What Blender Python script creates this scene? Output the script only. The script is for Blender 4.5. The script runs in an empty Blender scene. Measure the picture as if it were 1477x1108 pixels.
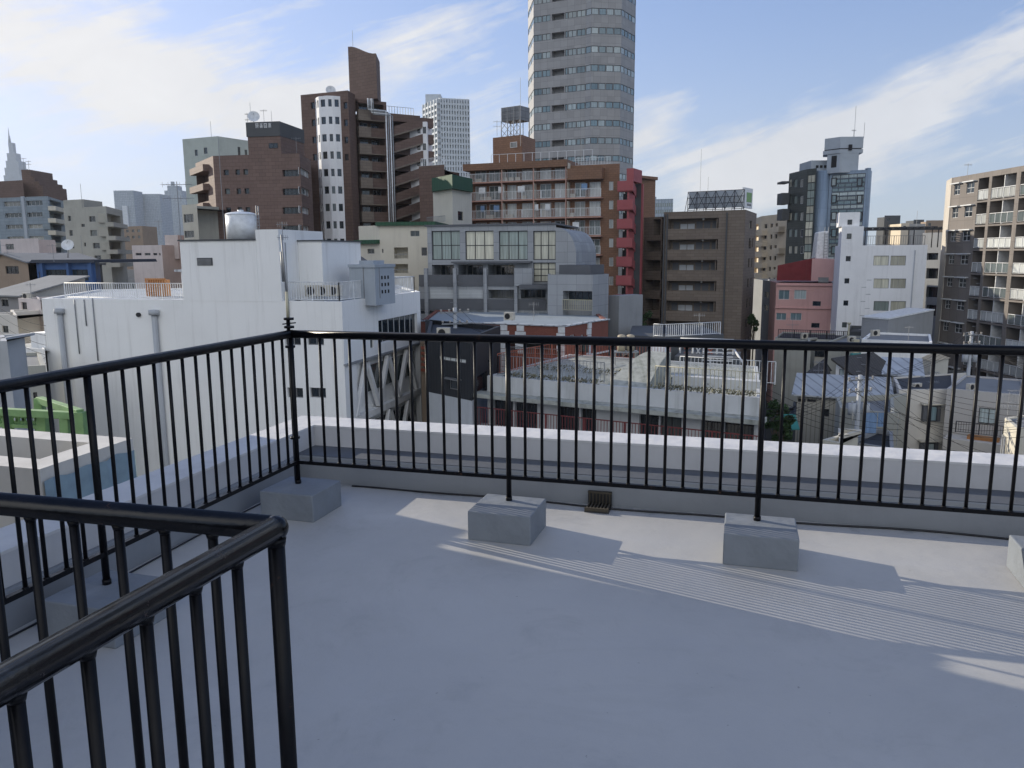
import bpy, math, random
from mathutils import Vector as V, Matrix
random.seed(7)
D = bpy.data
SC = bpy.context.scene
COL = SC.collection
PI = math.pi
# ------------------------------------------------------------------ camera model
FPX, CX, CY = 1127.0, 738.5, 554.0
PITCH = math.radians(9.37); KROLL = 0.00688
CAMZ = 1.57
upc = V((-KROLL*math.cos(PITCH), math.cos(PITCH), math.sin(PITCH))).normalized()
fw = V((0, 0, -1)); yc = (fw-upc*fw.dot(upc)).normalized(); xc = yc.cross(upc)
ROT = Matrix((xc, yc, upc))            # camera axes -> world axes
EYE = V((0, 0, CAMZ))
def ray(px, py):
    d = ROT @ V(((px-CX)/FPX, (CY-py)/FPX, -1)); return d/d.y
def P(px, py, Y): return EYE + ray(px, py)*Y
def G(px, py, z=0.0):
    d = ray(px, py); return EYE + d*((z-CAMZ)/d.z)
# ------------------------------------------------------------------ materials
MATS = {}
def newmat(name):
    m = D.materials.new(name); m.use_nodes = True
    nt = m.node_tree; b = nt.nodes['Principled BSDF']; MATS[name] = m
    return m, nt, b
def N(nt, t, **kw):
    n = nt.nodes.new(t)
    for k, v in kw.items():
        if k in n.inputs: n.inputs[k].default_value = v
        else: setattr(n, k, v)
    return n
def ramp(nt, stops):
    r = nt.nodes.new('ShaderNodeValToRGB'); e = r.color_ramp.elements
    e[0].position, e[0].color = stops[0][0], (*stops[0][1], 1)
    e[1].position, e[1].color = stops[-1][0], (*stops[-1][1], 1)
    for p, c in stops[1:-1]:
        x = e.new(p); x.color = (*c, 1)
    return r
def sc(c, k): return tuple(min(1, x*k) for x in c)
def wall(name, col, rough=.75, var=.18, streak=.25, tile=None, scale=.35, bump=.15, seam=None, spec=.3, metal=0, dirt=(.10, .10, .095), varyobj=0):
    """plaster / concrete / tile: blotches, rain streaks, optional tile joints or standing seams"""
    m, nt, b = newmat(name); L = nt.links.new
    uv = N(nt, 'ShaderNodeUVMap'); tc = N(nt, 'ShaderNodeTexCoord')
    n1 = N(nt, 'ShaderNodeTexNoise', Scale=scale, Detail=8.0, Roughness=.62); L(uv.outputs[0], n1.inputs['Vector'])
    r1 = ramp(nt, [(.25, sc(col, 1-var)), (.5, col), (.78, sc(col, 1+var*.55))]); L(n1.outputs['Fac'], r1.inputs[0])
    mp = N(nt, 'ShaderNodeMapping'); mp.inputs['Scale'].default_value = (2.2, .10, 1); L(uv.outputs[0], mp.inputs[0])
    n2 = N(nt, 'ShaderNodeTexNoise', Scale=1.0, Detail=6.0, Roughness=.7); L(mp.outputs[0], n2.inputs['Vector'])
    r2 = ramp(nt, [(.52, (0, 0, 0)), (.78, (streak,)*3)]); L(n2.outputs['Fac'], r2.inputs[0])
    mx = N(nt, 'ShaderNodeMixRGB'); L(r2.outputs[0], mx.inputs[0]); L(r1.outputs[0], mx.inputs[1]); mx.inputs[2].default_value = (*dirt, 1)
    out = mx.outputs[0]; hgt = n1.outputs['Fac']
    if tile:
        br = N(nt, 'ShaderNodeTexBrick'); L(uv.outputs[0], br.inputs['Vector'])
        br.inputs['Scale'].default_value = 1; br.inputs['Brick Width'].default_value = tile[0]; br.inputs['Row Height'].default_value = tile[1]
        br.inputs['Mortar Size'].default_value = tile[2]; br.inputs['Mortar Smooth'].default_value = .2; br.offset = tile[3] if len(tile) > 3 else 0
        br.inputs['Color1'].default_value = (1, 1, 1, 1); br.inputs['Color2'].default_value = (.84, .84, .84, 1); br.inputs['Mortar'].default_value = (.55, .55, .55, 1)
        m2 = N(nt, 'ShaderNodeMixRGB', blend_type='MULTIPLY'); m2.inputs[0].default_value = 1; L(out, m2.inputs[1]); L(br.outputs['Color'], m2.inputs[2]); out = m2.outputs[0]
    if seam:
        wv = N(nt, 'ShaderNodeTexWave', Scale=seam, wave_profile='SIN'); L(uv.outputs[0], wv.inputs['Vector'])
        r3 = ramp(nt, [(.86, (1, 1, 1)), (.97, (.6, .6, .6))]); L(wv.outputs['Fac'], r3.inputs[0])
        m2 = N(nt, 'ShaderNodeMixRGB', blend_type='MULTIPLY'); m2.inputs[0].default_value = 1; L(out, m2.inputs[1]); L(r3.outputs[0], m2.inputs[2]); out = m2.outputs[0]; hgt = wv.outputs['Fac']
    if varyobj:
        oi = N(nt, 'ShaderNodeObjectInfo'); r4 = ramp(nt, [(0, (1-varyobj, 1-varyobj, 1-varyobj*.9)), (1, (1+varyobj, 1+varyobj*.9, 1+varyobj*.7))]); L(oi.outputs['Random'], r4.inputs[0])
        m2 = N(nt, 'ShaderNodeMixRGB', blend_type='MULTIPLY'); m2.inputs[0].default_value = 1; L(out, m2.inputs[1]); L(r4.outputs[0], m2.inputs[2]); out = m2.outputs[0]
    L(out, b.inputs['Base Color'])
    b.inputs['Roughness'].default_value = rough; b.inputs['Metallic'].default_value = metal; b.inputs['Specular IOR Level'].default_value = spec
    if bump:
        n3 = N(nt, 'ShaderNodeTexNoise', Scale=6.0, Detail=6.0); L(tc.outputs['Object'], n3.inputs['Vector'])
        bp = N(nt, 'ShaderNodeBump', Strength=bump, Distance=.03); L(n3.outputs['Fac'], bp.inputs['Height']); L(bp.outputs[0], b.inputs['Normal'])
    return m
def plain(name, col, rough=.5, metal=0, spec=.5, emit=0):
    m, nt, b = newmat(name); L = nt.links.new
    tc = N(nt, 'ShaderNodeTexCoord'); n1 = N(nt, 'ShaderNodeTexNoise', Scale=3.0, Detail=5.0); L(tc.outputs['Object'], n1.inputs['Vector'])
    r1 = ramp(nt, [(.3, sc(col, .82)), (.7, sc(col, 1.1))]); L(n1.outputs['Fac'], r1.inputs[0]); L(r1.outputs[0], b.inputs['Base Color'])
    b.inputs['Roughness'].default_value = rough; b.inputs['Metallic'].default_value = metal; b.inputs['Specular IOR Level'].default_value = spec
    return m
def glass(name, dark, light, thr=.55, rough=.06, spec=.8):
    """window pane: each pane dark or pale, for a curtain or painted-in sky reflections, glossy on top"""
    m, nt, b = newmat(name); L = nt.links.new
    oi = N(nt, 'ShaderNodeObjectInfo'); uv = N(nt, 'ShaderNodeUVMap')
    r = ramp(nt, [(0, dark), (thr, sc(dark, 1.5)), (min(.98, thr+.06), sc(light, .55)), (1, light)]); L(oi.outputs['Random'], r.inputs[0])
    mp = N(nt, 'ShaderNodeMapping'); mp.inputs['Scale'].default_value = (9, .3, 1); L(uv.outputs[0], mp.inputs[0])
    n = N(nt, 'ShaderNodeTexNoise', Scale=1.0, Detail=3.0); L(mp.outputs[0], n.inputs['Vector'])
    rr = ramp(nt, [(.3, (.65,)*3), (.7, (1.15,)*3)]); L(n.outputs['Fac'], rr.inputs[0])
    mx = N(nt, 'ShaderNodeMixRGB', blend_type='MULTIPLY'); mx.inputs[0].default_value = 1; L(r.outputs[0], mx.inputs[1]); L(rr.outputs[0], mx.inputs[2])
    L(mx.outputs[0], b.inputs['Base Color']); b.inputs['Roughness'].default_value = rough; b.inputs['Specular IOR Level'].default_value = spec
    n2 = N(nt, 'ShaderNodeTexNoise', Scale=.7, Detail=2.0); L(uv.outputs[0], n2.inputs['Vector'])
    bp = N(nt, 'ShaderNodeBump', Strength=.25, Distance=.02); L(n2.outputs['Fac'], bp.inputs['Height']); L(bp.outputs[0], b.inputs['Normal'])
    return m
# ------------------------------------------------------------------ mesh builder
class MB:
    def __init__(s): s.v = []; s.f = []; s.sm = []
    def quad(s, a, b, c, d, smooth=False):
        i = len(s.v); s.v += [V(a), V(b), V(c), V(d)]; s.f.append((i, i+1, i+2, i+3)); s.sm.append(smooth)
    def poly(s, pts):
        i = len(s.v); s.v += [V(p) for p in pts]; s.f.append(tuple(range(i, i+len(pts)))); s.sm.append(False)
    def hexa(s, p):     # p: 4 bottom (ccw from above) + 4 top
        i = len(s.v); s.v += [V(q) for q in p]
        for f in ((3, 2, 1, 0), (4, 5, 6, 7), (0, 1, 5, 4), (1, 2, 6, 5), (2, 3, 7, 6), (3, 0, 4, 7)):
            s.f.append(tuple(i+k for k in f)); s.sm.append(False)
    def box(s, c, size, rz=0):
        x, y, z = (k/2 for k in size); R = Matrix.Rotation(rz, 3, 'Z'); c = V(c)
        s.hexa([c+R@V(q) for q in ((-x, -y, -z), (x, -y, -z), (x, y, -z), (-x, y, -z), (-x, -y, z), (x, -y, z), (x, y, z), (-x, y, z))])
    def prism(s, poly, z0, z1, cap=True):
        n = len(poly); i = len(s.v)
        s.v += [V((p[0], p[1], z0)) for p in poly]+[V((p[0], p[1], z1)) for p in poly]
        for k in range(n):
            j = (k+1) % n; s.f.append((i+k, i+j, i+n+j, i+n+k)); s.sm.append(False)
        if cap:
            s.f.append(tuple(i+n+k for k in range(n))); s.f.append(tuple(i+n-1-k for k in range(n))); s.sm += [False]*2
    def tube(s, a, b, r, n=8, r2=None, cap=True):
        a, b = V(a), V(b); r2 = r if r2 is None else r2; d = (b-a).normalized()
        u = d.cross(V((0, 0, 1)) if abs(d.z) < .9 else V((1, 0, 0))).normalized(); w = d.cross(u); i = len(s.v)
        for p, q in ((a, r), (b, r2)):
            for k in range(n):
                t = 2*PI*k/n; s.v.append(p+u*(q*math.cos(t))+w*(q*math.sin(t)))
        for k in range(n):
            j = (k+1) % n; s.f.append((i+j, i+k, i+n+k, i+n+j)); s.sm.append(n > 5)
        if cap: s.f.append(tuple(i+k for k in range(n))); s.f.append(tuple(i+n+n-1-k for k in range(n))); s.sm += [False]*2
    def path(s, pts, r, n=6):
        for a, b in zip(pts, pts[1:]): s.tube(a, b, r, n, cap=False)
    def sphere(s, c, r, nu=12, nv=7, z0=-1, sq=1):
        c = V(c); i = len(s.v)
        for a in range(nv+1):
            ph = -PI/2+PI*a/nv
            if z0 > -1: ph = math.asin(z0)+(PI/2-math.asin(z0))*a/nv
            for k in range(nu):
                t = 2*PI*k/nu; s.v.append(c+V((r*math.cos(ph)*math.cos(t), r*math.cos(ph)*math.sin(t), r*sq*math.sin(ph))))
        for a in range(nv):
            for k in range(nu):
                j = (k+1) % nu; s.f.append((i+a*nu+k, i+a*nu+j, i+(a+1)*nu+j, i+(a+1)*nu+k)); s.sm.append(True)
    def build(s, name, mat, parent=None, origin=None, bevel=0):
        off = V(parent.matrix_world.translation) if (parent and origin is None) else V(origin or (0, 0, 0))
        if parent: off = V(parent['_loc'])
        me = D.meshes.new(name); me.from_pydata([tuple(p-off) for p in s.v], [], s.f); me.update()
        me.polygons.foreach_set('use_smooth', s.sm)
        uvl = me.uv_layers.new(name='UVMap'); dat = [0.0]*(2*len(me.loops))
        for p in me.polygons:
            nn = p.normal
            if abs(nn.z) < .75:
                l = math.hypot(nn.x, nn.y) or 1; tx, ty = -nn.y/l, nn.x/l
                for li in p.loop_indices:
                    q = s.v[me.loops[li].vertex_index]; dat[2*li] = q.x*tx+q.y*ty; dat[2*li+1] = q.z
            else:
                for li in p.loop_indices:
                    q = s.v[me.loops[li].vertex_index]; dat[2*li] = q.x; dat[2*li+1] = q.y
        uvl.data.foreach_set('uv', dat)
        me.materials.append(MATS[mat] if isinstance(mat, str) else mat)
        o = D.objects.new(name, me); COL.objects.link(o)
        if parent: o.parent = parent
        else:
            o.location = off
        if bevel:
            bv = o.modifiers.new('bevel', 'BEVEL'); bv.width = bevel; bv.segments = 2; bv.limit_method = 'ANGLE'
        o['_loc'] = tuple(off)
        return o
def tag(o, label=None, cat=None, group=None, kind=None):
    if label: o['label'] = label
    if cat: o['category'] = cat
    if group: o['group'] = group
    if kind: o['kind'] = kind
    return o
def empty(name, loc, label, cat, group=None):
    o = D.objects.new(name, None); COL.objects.link(o); o.location = loc; o.empty_display_size = .3; o['_loc'] = tuple(loc)
    return tag(o, label, cat, group)
def inst(src, parent, loc, rz=0):
    c = src.copy(); COL.objects.link(c); c.parent = parent; c.location = loc; c.rotation_euler = (0, 0, rz); return c
def xy(v): return V((v.x, v.y, 0))
# ------------------------------------------------------------------ building kit
class Face:
    def __init__(s, a, b):
        s.a = V((a.x, a.y, 0)); s.b = V((b.x, b.y, 0)); s.L = (s.b-s.a).length; s.t = (s.b-s.a)/s.L; s.n = V((s.t.y, -s.t.x, 0))
    def pt(s, u, z, d=0): return s.a+s.t*u+s.n*d+V((0, 0, z))
    def uv(s, px, py, d=0):
        r = ray(px, py); a = s.a+s.n*d; k = (a-EYE).dot(s.n)/r.dot(s.n); p = EYE+r*k
        return (p-s.a).dot(s.t), p.z
    def rect(s, x0, y0, x1, y1, d=0):
        ym, xm = (y0+y1)/2, (x0+x1)/2
        return (s.uv(x0, ym, d)[0], s.uv(xm, y1, d)[1], s.uv(x1, ym, d)[0], s.uv(xm, y0, d)[1])
    def box(s, mb, s0, s1, z0, z1, d0, d1):
        mb.hexa([s.pt(s0, z0, d1), s.pt(s1, z0, d1), s.pt(s1, z0, d0), s.pt(s0, z0, d0), s.pt(s0, z1, d1), s.pt(s1, z1, d1), s.pt(s1, z1, d0), s.pt(s0, z1, d0)])
    def bars(s, mb, s0, s1, z0, z1, d, step=.14, r=.012, top=.03, post=0):
        n = max(1, int((s1-s0)/step))
        for k in range(n+1):
            u = s0+(s1-s0)*k/n; s.box(mb, u-r, u+r, z0+.003, z1-.003, d-r, d+r)
        s.box(mb, s0, s1, z1, z1+top*1.6, d-top, d+top); s.box(mb, s0, s1, z0-.03, z0, d-top*.7, d+top*.7)
        if post:
            n = max(1, int((s1-s0)/post))
            for k in range(n+1):
                u = s0+(s1-s0)*k/n; s.box(mb, u-.035, u+.035, z0-.08, z1+.01, d-.038, d+.038)
def poly_inset(pts, w):
    n = len(pts); out = []
    for i in range(n):
        a, b, c = pts[i-1], pts[i], pts[(i+1) % n]
        t1 = (xy(b)-xy(a)).normalized(); t2 = (xy(c)-xy(b)).normalized(); n1 = V((-t1.y, t1.x, 0)); n2 = V((-t2.y, t2.x, 0))
        m = n1+n2; m = m/max(.3, m.length_squared/2)/1.0
        out.append(xy(b)+m*w)
    return out
class Bld:
    def __init__(s, name, label, cat, pts, top, wallmat, z0=-20, depth=12, back=None, par=.5, pw=.2, roofmat=None, group=None, pyref=None, ztop=None, parent=None):
        pyr = pyref if pyref is not None else top[1]
        s.p = [P(px, pyr, Y) if Y is not None else px for px, Y in pts]
        s.z1 = ztop if ztop is not None else P(top[0], top[1], pts[top[2] if len(top) > 2 else 0][1]).z
        s.z0 = z0; s.nv = len(s.p)
        if back is None:
            f = (xy(s.p[-1])-xy(s.p[0])).normalized(); bd = V((-f.y, f.x, 0))
            bl = bf = bd; l_, f_ = xy(s.p[-1]), xy(s.p[0])
            if V((bd.y, -bd.x, 0)).dot(-l_) > 0: bl = Matrix.Rotation(math.radians(1.5), 3, 'Z') @ l_.normalized()
            if V((-bd.y, bd.x, 0)).dot(-f_) > 0: bf = Matrix.Rotation(math.radians(-1.5), 3, 'Z') @ f_.normalized()
            s.p += [l_+bl*depth, f_+bf*depth]
        else: s.p += [V((*b, 0)) if len(b) == 2 else b for b in back]
        s.p = [xy(q) for q in s.p]
        c = sum(s.p, V())/len(s.p)
        if parent: s.root = parent
        else: s.root = empty(name, (c.x, c.y, z0), label, cat, group)
        s.wm = wallmat; s.rm = roofmat or 'roof_grey'; s.par = par; s.pw = pw
        s.F = [Face(s.p[i], s.p[(i+1) % len(s.p)]) for i in range(len(s.p))]
        s.holes = {}
    def hole(s, i, r, depth, back=True): s.holes.setdefault(i, []).append((*r, depth, back))
    def win(s, i, r, nm=1, nh=0, depth=.14, fm='frame_grey', pm='glass', fw_=.045, px=True, d=0, name='window', cut=True):
        f = s.F[i]
        if px: r = f.rect(*r, d=d)
        s0, z0, s1, z1 = r
        if s1 < s0: s0, s1 = s1, s0
        if cut and d == 0: s.hole(i, (s0, z0, s1, z1), depth, False); e = -depth
        else: e = d+.02
        mb = MB(); g = .05; w = fw_
        for q in ((s0, s1, z0, z0+w), (s0, s1, z1-w, z1), (s0, s0+w, z0+w, z1-w), (s1-w, s1, z0+w, z1-w)): f.box(mb, *q, e, e+g)
        for k in range(1, nm+1):
            u = s0+(s1-s0)*k/(nm+1); f.box(mb, u-w/2, u+w/2, z0+w, z1-w, e, e+g*.8)
        for k in range(1, nh+1):
            z = z0+(z1-z0)*k/(nh+1); f.box(mb, s0+w, s1-w, z-w/2, z+w/2, e, e+g*.7)
        o = mb.build(name, fm, s.root)
        pb = MB(); pb.quad(f.pt(s0, z0, e+.01), f.pt(s1, z0, e+.01), f.pt(s1, z1, e+.01), f.pt(s0, z1, e+.01)); pb.build('pane', pm, o)
        return r
    def grid(s, i, cols, rows, xref, yref, **kw):
        f = s.F[i]
        for (y0, y1) in rows:
            for (x0, x1) in cols:
                s.win(i, (f.uv(x0, yref)[0], f.uv(xref, y1)[1], f.uv(x1, yref)[0], f.uv(xref, y0)[1]), px=False, **kw)
    def box(s, i, name, mat, r, d0, d1, px=True, dd=None, parent=None):
        f = s.F[i]; mb = MB()
        if px: r = f.rect(*r, d=(d1 if dd is None else dd))
        f.box(mb, r[0], r[2], r[1], r[3], d0, d1); return mb.build(name, mat, parent or s.root)
    def finish(s, wallname='wall', roof=True):
        mb = MB()
        for i, f in enumerate(s.F):
            H = [h for h in s.holes.get(i, [])]
            H = [(max(.02, h[0]), max(s.z0+.02, h[1]), min(f.L-.02, h[2]), min(s.z1-.02, h[3]), h[4], h[5]) for h in H]
            H = [h for h in H if h[2]-h[0] > .02 and h[3]-h[1] > .02]
            if not H:
                mb.quad(f.pt(0, s.z0), f.pt(f.L, s.z0), f.pt(f.L, s.z1), f.pt(0, s.z1)); continue
            zs = sorted({round(z, 4) for h in H for z in (h[1], h[3])} | {s.z0, s.z1})
            for za, zb in zip(zs, zs[1:]):
                zc = (za+zb)/2; row = sorted((h[0], h[2]) for h in H if h[1] < zc < h[3]); u = 0
                for a, b in row:
                    if a > u: mb.quad(f.pt(u, za), f.pt(a, za), f.pt(a, zb), f.pt(u, zb))
                    u = max(u, b)
                if u < f.L: mb.quad(f.pt(u, za), f.pt(f.L, za), f.pt(f.L, zb), f.pt(u, zb))
            for (a, z, b, w, dp, bk) in H:
                A, B, C_, E = f.pt(a, z), f.pt(b, z), f.pt(b, w), f.pt(a, w); n = f.n*-dp
                mb.quad(A, B, B+n, A+n); mb.quad(B, C_, C_+n, B+n); mb.quad(C_, E, E+n, C_+n); mb.quad(E, A, A+n, E+n)
                if bk: mb.quad(A+n, B+n, C_+n, E+n)
        if s.par > 0:
            ins = poly_inset(s.p, s.pw); n = len(s.p)
            for k in range(n):
                j = (k+1) % n; a, b, c, d = s.p[k], s.p[j], ins[j], ins[k]
                Z = V((0, 0, s.z1)); Z2 = V((0, 0, s.z1-s.par))
                mb.quad(a+Z, b+Z, c+Z, d+Z); mb.quad(c+Z, d+Z, d+Z2, c+Z2)
            o = mb.build(wallname, s.wm, s.root)
            rb = MB(); rb.poly([q+V((0, 0, s.z1-s.par)) for q in ins]); rb.build('roof', s.rm, s.root)
        else:
            mb.poly([q+V((0, 0, s.z1)) for q in s.p]); o = mb.build(wallname, s.wm, s.root)
        s.wall = o; return s
# ------------------------------------------------------------------ small roof things
def tank(px, py0, py1, px0, px1, Y, mat, label, z_from=None):
    a = P(px0, py1, Y); b = P(px1, py1, Y); z1 = P(px, py0, Y).z; c = (a+b)/2; r = (b-a).length/2
    e = empty('water_tank', (c.x, c.y, c.z), label, 'water tank')
    m = MB(); m.tube(c, (c.x, c.y, z1-r*.18), r, 24); m.sphere((c.x, c.y, z1-r*.18), r*1.03, 24, 5, z0=0.0001, sq=.2); m.build('tank_shell', mat, e)
    m = MB(); m.tube((c.x, c.y, z1-.02), (c.x, c.y, z1+.12), r*.2, 12); m.build('hatch', mat, e)
    m = MB()
    for k in (-1, 1): m.tube((c.x+r*1.0+.1, c.y+k*.2, c.z), (c.x+r+.1, c.y+k*.2, z1+.35), .03, 6)
    for k in range(8): z = c.z+.2+k*(z1-c.z)/8; m.tube((c.x+r+.1, c.y-.2, z), (c.x+r+.1, c.y+.2, z), .02, 5)
    m.build('ladder', 'steel', e); return e
def aerial(px, py0, py1, Y, label, kind=0, z=None):
    b = P(px, py1, Y); t = P(px, py0, Y); h = t.z-b.z
    e = empty('aerial', b, label, 'aerial', )
    m = MB(); m.tube(b, (b.x, b.y, t.z), max(.02, .00022*Y), 5); m.build('mast', 'steel', e)
    if kind:
        m = MB(); r = max(.012, .00013*Y)
        for j in range(1 if kind == 1 else 2):
            z = t.z-.15-j*.7; L = min(1.6, h*.5); m.tube((b.x-L/2, b.y, z), (b.x+L/2, b.y, z), r, 4)
            for k in range(6): x = b.x-L/2+L*k/5; m.tube((x, b.y-.25, z), (x, b.y+.25, z), r*.8, 4); m.tube((x, b.y, z-.14), (x, b.y, z+.14), r*.7, 4)
        m.build('antenna_rods', 'steel', e)
    return e
def dish(px, py, Y, r, label, base_py):
    c = P(px, py, Y); b = P(px, base_py, Y); e = empty('satellite_dish', b, label, 'satellite dish')
    m = MB(); n = V((.25, -1, .45)).normalized(); u = n.cross(V((0, 0, 1))).normalized(); w = n.cross(u); R = []
    for a in range(4):
        rr = r*a/3; R.append([c+n*(.25*r*(a/3)**2)+u*(rr*math.cos(t*PI/8))+w*(rr*math.sin(t*PI/8)) for t in range(16)])
    for a in range(3):
        for k in range(16): m.quad(R[a][k], R[a][(k+1) % 16], R[a+1][(k+1) % 16], R[a+1][k], True)
    m.build('dish', 'white_paint', e)
    m = MB(); m.tube(b, c-n*.05, r*.09, 6); m.build('mount', 'steel', e)
    m = MB(); m.tube(c-w*r*.8, c+n*r*.8, r*.04, 5); m.build('feed_arm', 'steel', e); return e
def acunit(px, py, Y, w=.8, label='', rz=0, group=None):
    c = P(px, py, Y); e = empty('air_conditioner', c, label, 'air conditioner', group)
    m = MB(); m.box((c.x, c.y, c.z+w*.38), (w, .32, w*.72), rz); m.build('casing', 'beige_paint', e, bevel=.02)
    R = Matrix.Rotation(rz, 3, 'Z'); q = c+R@V((-w*.12, -.17, w*.38))
    m = MB(); m.tube(q, q+R@V((0, -.02, 0)), w*.27, 14); m.build('fan_grille', 'black_metal', e)
    m = MB()
    for k in (-1, 1): m.box(c+R@V((k*w*.35, 0, w*.01)), (.06, .34, w*.02), rz)
    m.build('feet', 'steel', e); return e
def fence(name, pts, h, mat, label, step=.13, r=.012, post=1.8, cat='railing', rails=(.08,)):
    c = V(pts[0]); e = empty(name, c, label, cat)
    mb = MB(); mp = MB(); mr = MB()
    for a, b in zip(pts, pts[1:]):
        a, b = V(a), V(b); f = Face(a, b); n = max(1, int(f.L/step))
        for k in range(n+1):
            q = a.lerp(b, k/n); mb.box(q+V((0, 0, h/2+rails[0]/2)), (2*r, 2*r, h-rails[0]-.02))
        m = max(1, int(round(f.L/post)))
        for k in range(m+1):
            q = a.lerp(b, k/m); mp.box(q+V((0, 0, h/2-.012)), (3.6*r, 3.6*r, h-.03))
        for z in (*rails, h): mr.tube(a+V((0, 0, z)), b+V((0, 0, z)), r*1.7, 6)
    mb.build('bars', mat, e); mp.build('posts', mat, e); mr.build('rails', mat, e); return e
# ------------------------------------------------------------------ materials list
plain('frame_grey', (.22, .22, .22), .4, .3); plain('frame_dark', (.03, .03, .035), .4, .2); plain('frame_white', (.62, .63, .63), .45)
plain('steel', (.26, .27, .28), .55, .3); plain('white_paint', (.66, .68, .69), .45); plain('beige_paint', (.52, .49, .42), .55)
plain('black_metal', (.015, .015, .017), .4); plain('cable_black', (.03, .03, .03), .95, 0, .1); plain('dark_open', (.03, .03, .033), .9, spec=.1); plain('concrete_pale', (.42, .42, .41), .85)
plain('green_paint', (.20, .34, .14), .7); plain('teal', (.03, .20, .18), .5); plain('wood_orange', (.40, .18, .06), .6); plain('rust_red', (.33, .10, .06), .7)
plain('blue_tarp', (.16, .26, .42), .6); plain('moss', (.16, .155, .11), .95, spec=.1); plain('foliage', (.035, .065, .025), .8, spec=.2); plain('bark', (.09, .07, .05), .9)
plain('rust_dark', (.06, .05, .035), .8); plain('ceramic', (.45, .42, .38), .3); plain('red_rail', (.16, .03, .03), .5); plain('lamp_off', (.75, .74, .68), .4)
wall('roof_grey', (.20, .21, .22), .9, streak=.1, dirt=(.08, .08, .08)); wall('roof_blue', (.40, .42, .43), .6, seam=.35, streak=.15); wall('roof_flat', (.27, .31, .34), .7, streak=.15, var=.15); wall('roof_white', (.42, .45, .48), .6, seam=.33)
wall('roof_dark', (.035, .04, .05), .6, tile=(.5, .25, .02), streak=.1); wall('roof_tile', (.07, .065, .06), .7, tile=(.3, .3, .03)); wall('roof_beige', (.42, .36, .26), .8)
wall('asphalt', (.05, .05, .052), .9, streak=0, bump=.1)
glass('glass', (.018, .028, .035), (.38, .38, .34)); glass('glass_sky', (.13, .19, .21), (.46, .54, .54), thr=.45); glass('glass_dark', (.012, .018, .024), (.10, .12, .12), thr=.8)
glass('glass_pale', (.10, .12, .12), (.60, .62, .60), thr=.35); glass('glass_reflect', (.20, .24, .22), (.72, .70, .56), thr=.40)  # cream tint set lighter to paint bright sky reflections into the panes

# ------------------------------------------------------------------ the camera
cam = D.objects.new('camera', D.cameras.new('camera')); COL.objects.link(cam)
cam.data.sensor_width = 36; cam.data.lens = FPX/1477*36; cam.data.clip_start = .05; cam.data.clip_end = 20000
cam.matrix_world = Matrix.Translation(EYE) @ ROT.to_4x4(); SC.camera = cam

# ------------------------------------------------------------------ light and sky
SUN = V((-.845, .535, math.tan(math.radians(18.6)))).normalized()
sl = D.lights.new('sun', 'SUN'); sl.energy = 5.0; sl.angle = math.radians(.25); sl.color = (1.0, .90, .74)
so = D.objects.new('sun', sl); COL.objects.link(so); so.rotation_euler = (-SUN).to_track_quat('-Z', 'Y').to_euler(); so.location = (-30, 20, 60)
w = D.worlds.new('World'); SC.world = w; w.use_nodes = True
nt = w.node_tree; L = nt.links.new
bg = nt.nodes['Background']
sky = N(nt, 'ShaderNodeTexSky'); sky.sky_type = 'NISHITA'; sky.sun_disc = False; sky.sun_elevation = math.radians(18.6)
sky.sun_rotation = math.atan2(SUN.x, SUN.y); sky.altitude = 50; sky.air_density = 1.0; sky.dust_density = 1.2; sky.ozone_density = 1.4
def M(op, a, b=None, c=None):
    n = nt.nodes.new('ShaderNodeMath'); n.operation = op
    for k, x in enumerate((a, b, c)):
        if x is None: continue
        if isinstance(x, (int, float)): n.inputs[k].default_value = x
        else: L(x, n.inputs[k])
    return n.outputs[0]
tc = N(nt, 'ShaderNodeTexCoord'); sp = N(nt, 'ShaderNodeSeparateXYZ'); L(tc.outputs['Generated'], sp.inputs[0])
X, Y, Z = sp.outputs
AZ = M('ARCTAN2', X, Y); EL = M('ARCSINE', Z)            # azimuth from the view direction (+Y) and elevation, radians
def gauss(a0, e0, sa, se, slope=0, k=1):
    da = M('SUBTRACT', AZ, a0); de = M('SUBTRACT', M('SUBTRACT', EL, e0), M('MULTIPLY', da, slope))
    q = M('ADD', M('POWER', M('ABSOLUTE', M('DIVIDE', da, sa)), 2), M('POWER', M('ABSOLUTE', M('DIVIDE', de, se)), 2))
    return M('MULTIPLY', M('EXPONENT', M('MULTIPLY', q, -1)), k)
def fbm(sx, sy, shear, sc_, det, off, dist=.6, rough=.6):
    cb = N(nt, 'ShaderNodeCombineXYZ'); L(M('MULTIPLY', AZ, sx), cb.inputs[0])
    L(M('MULTIPLY', M('SUBTRACT', EL, M('MULTIPLY', AZ, shear)), sy), cb.inputs[1]); cb.inputs[2].default_value = off
    n = N(nt, 'ShaderNodeTexNoise', Scale=sc_, Detail=det, Roughness=rough, Distortion=dist); L(cb.outputs[0], n.inputs['Vector']); return n.outputs['Fac']
hz = M('MULTIPLY', M('EXPONENT', M('MULTIPLY', M('ABSOLUTE', EL), -9.0)), .85)
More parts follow.
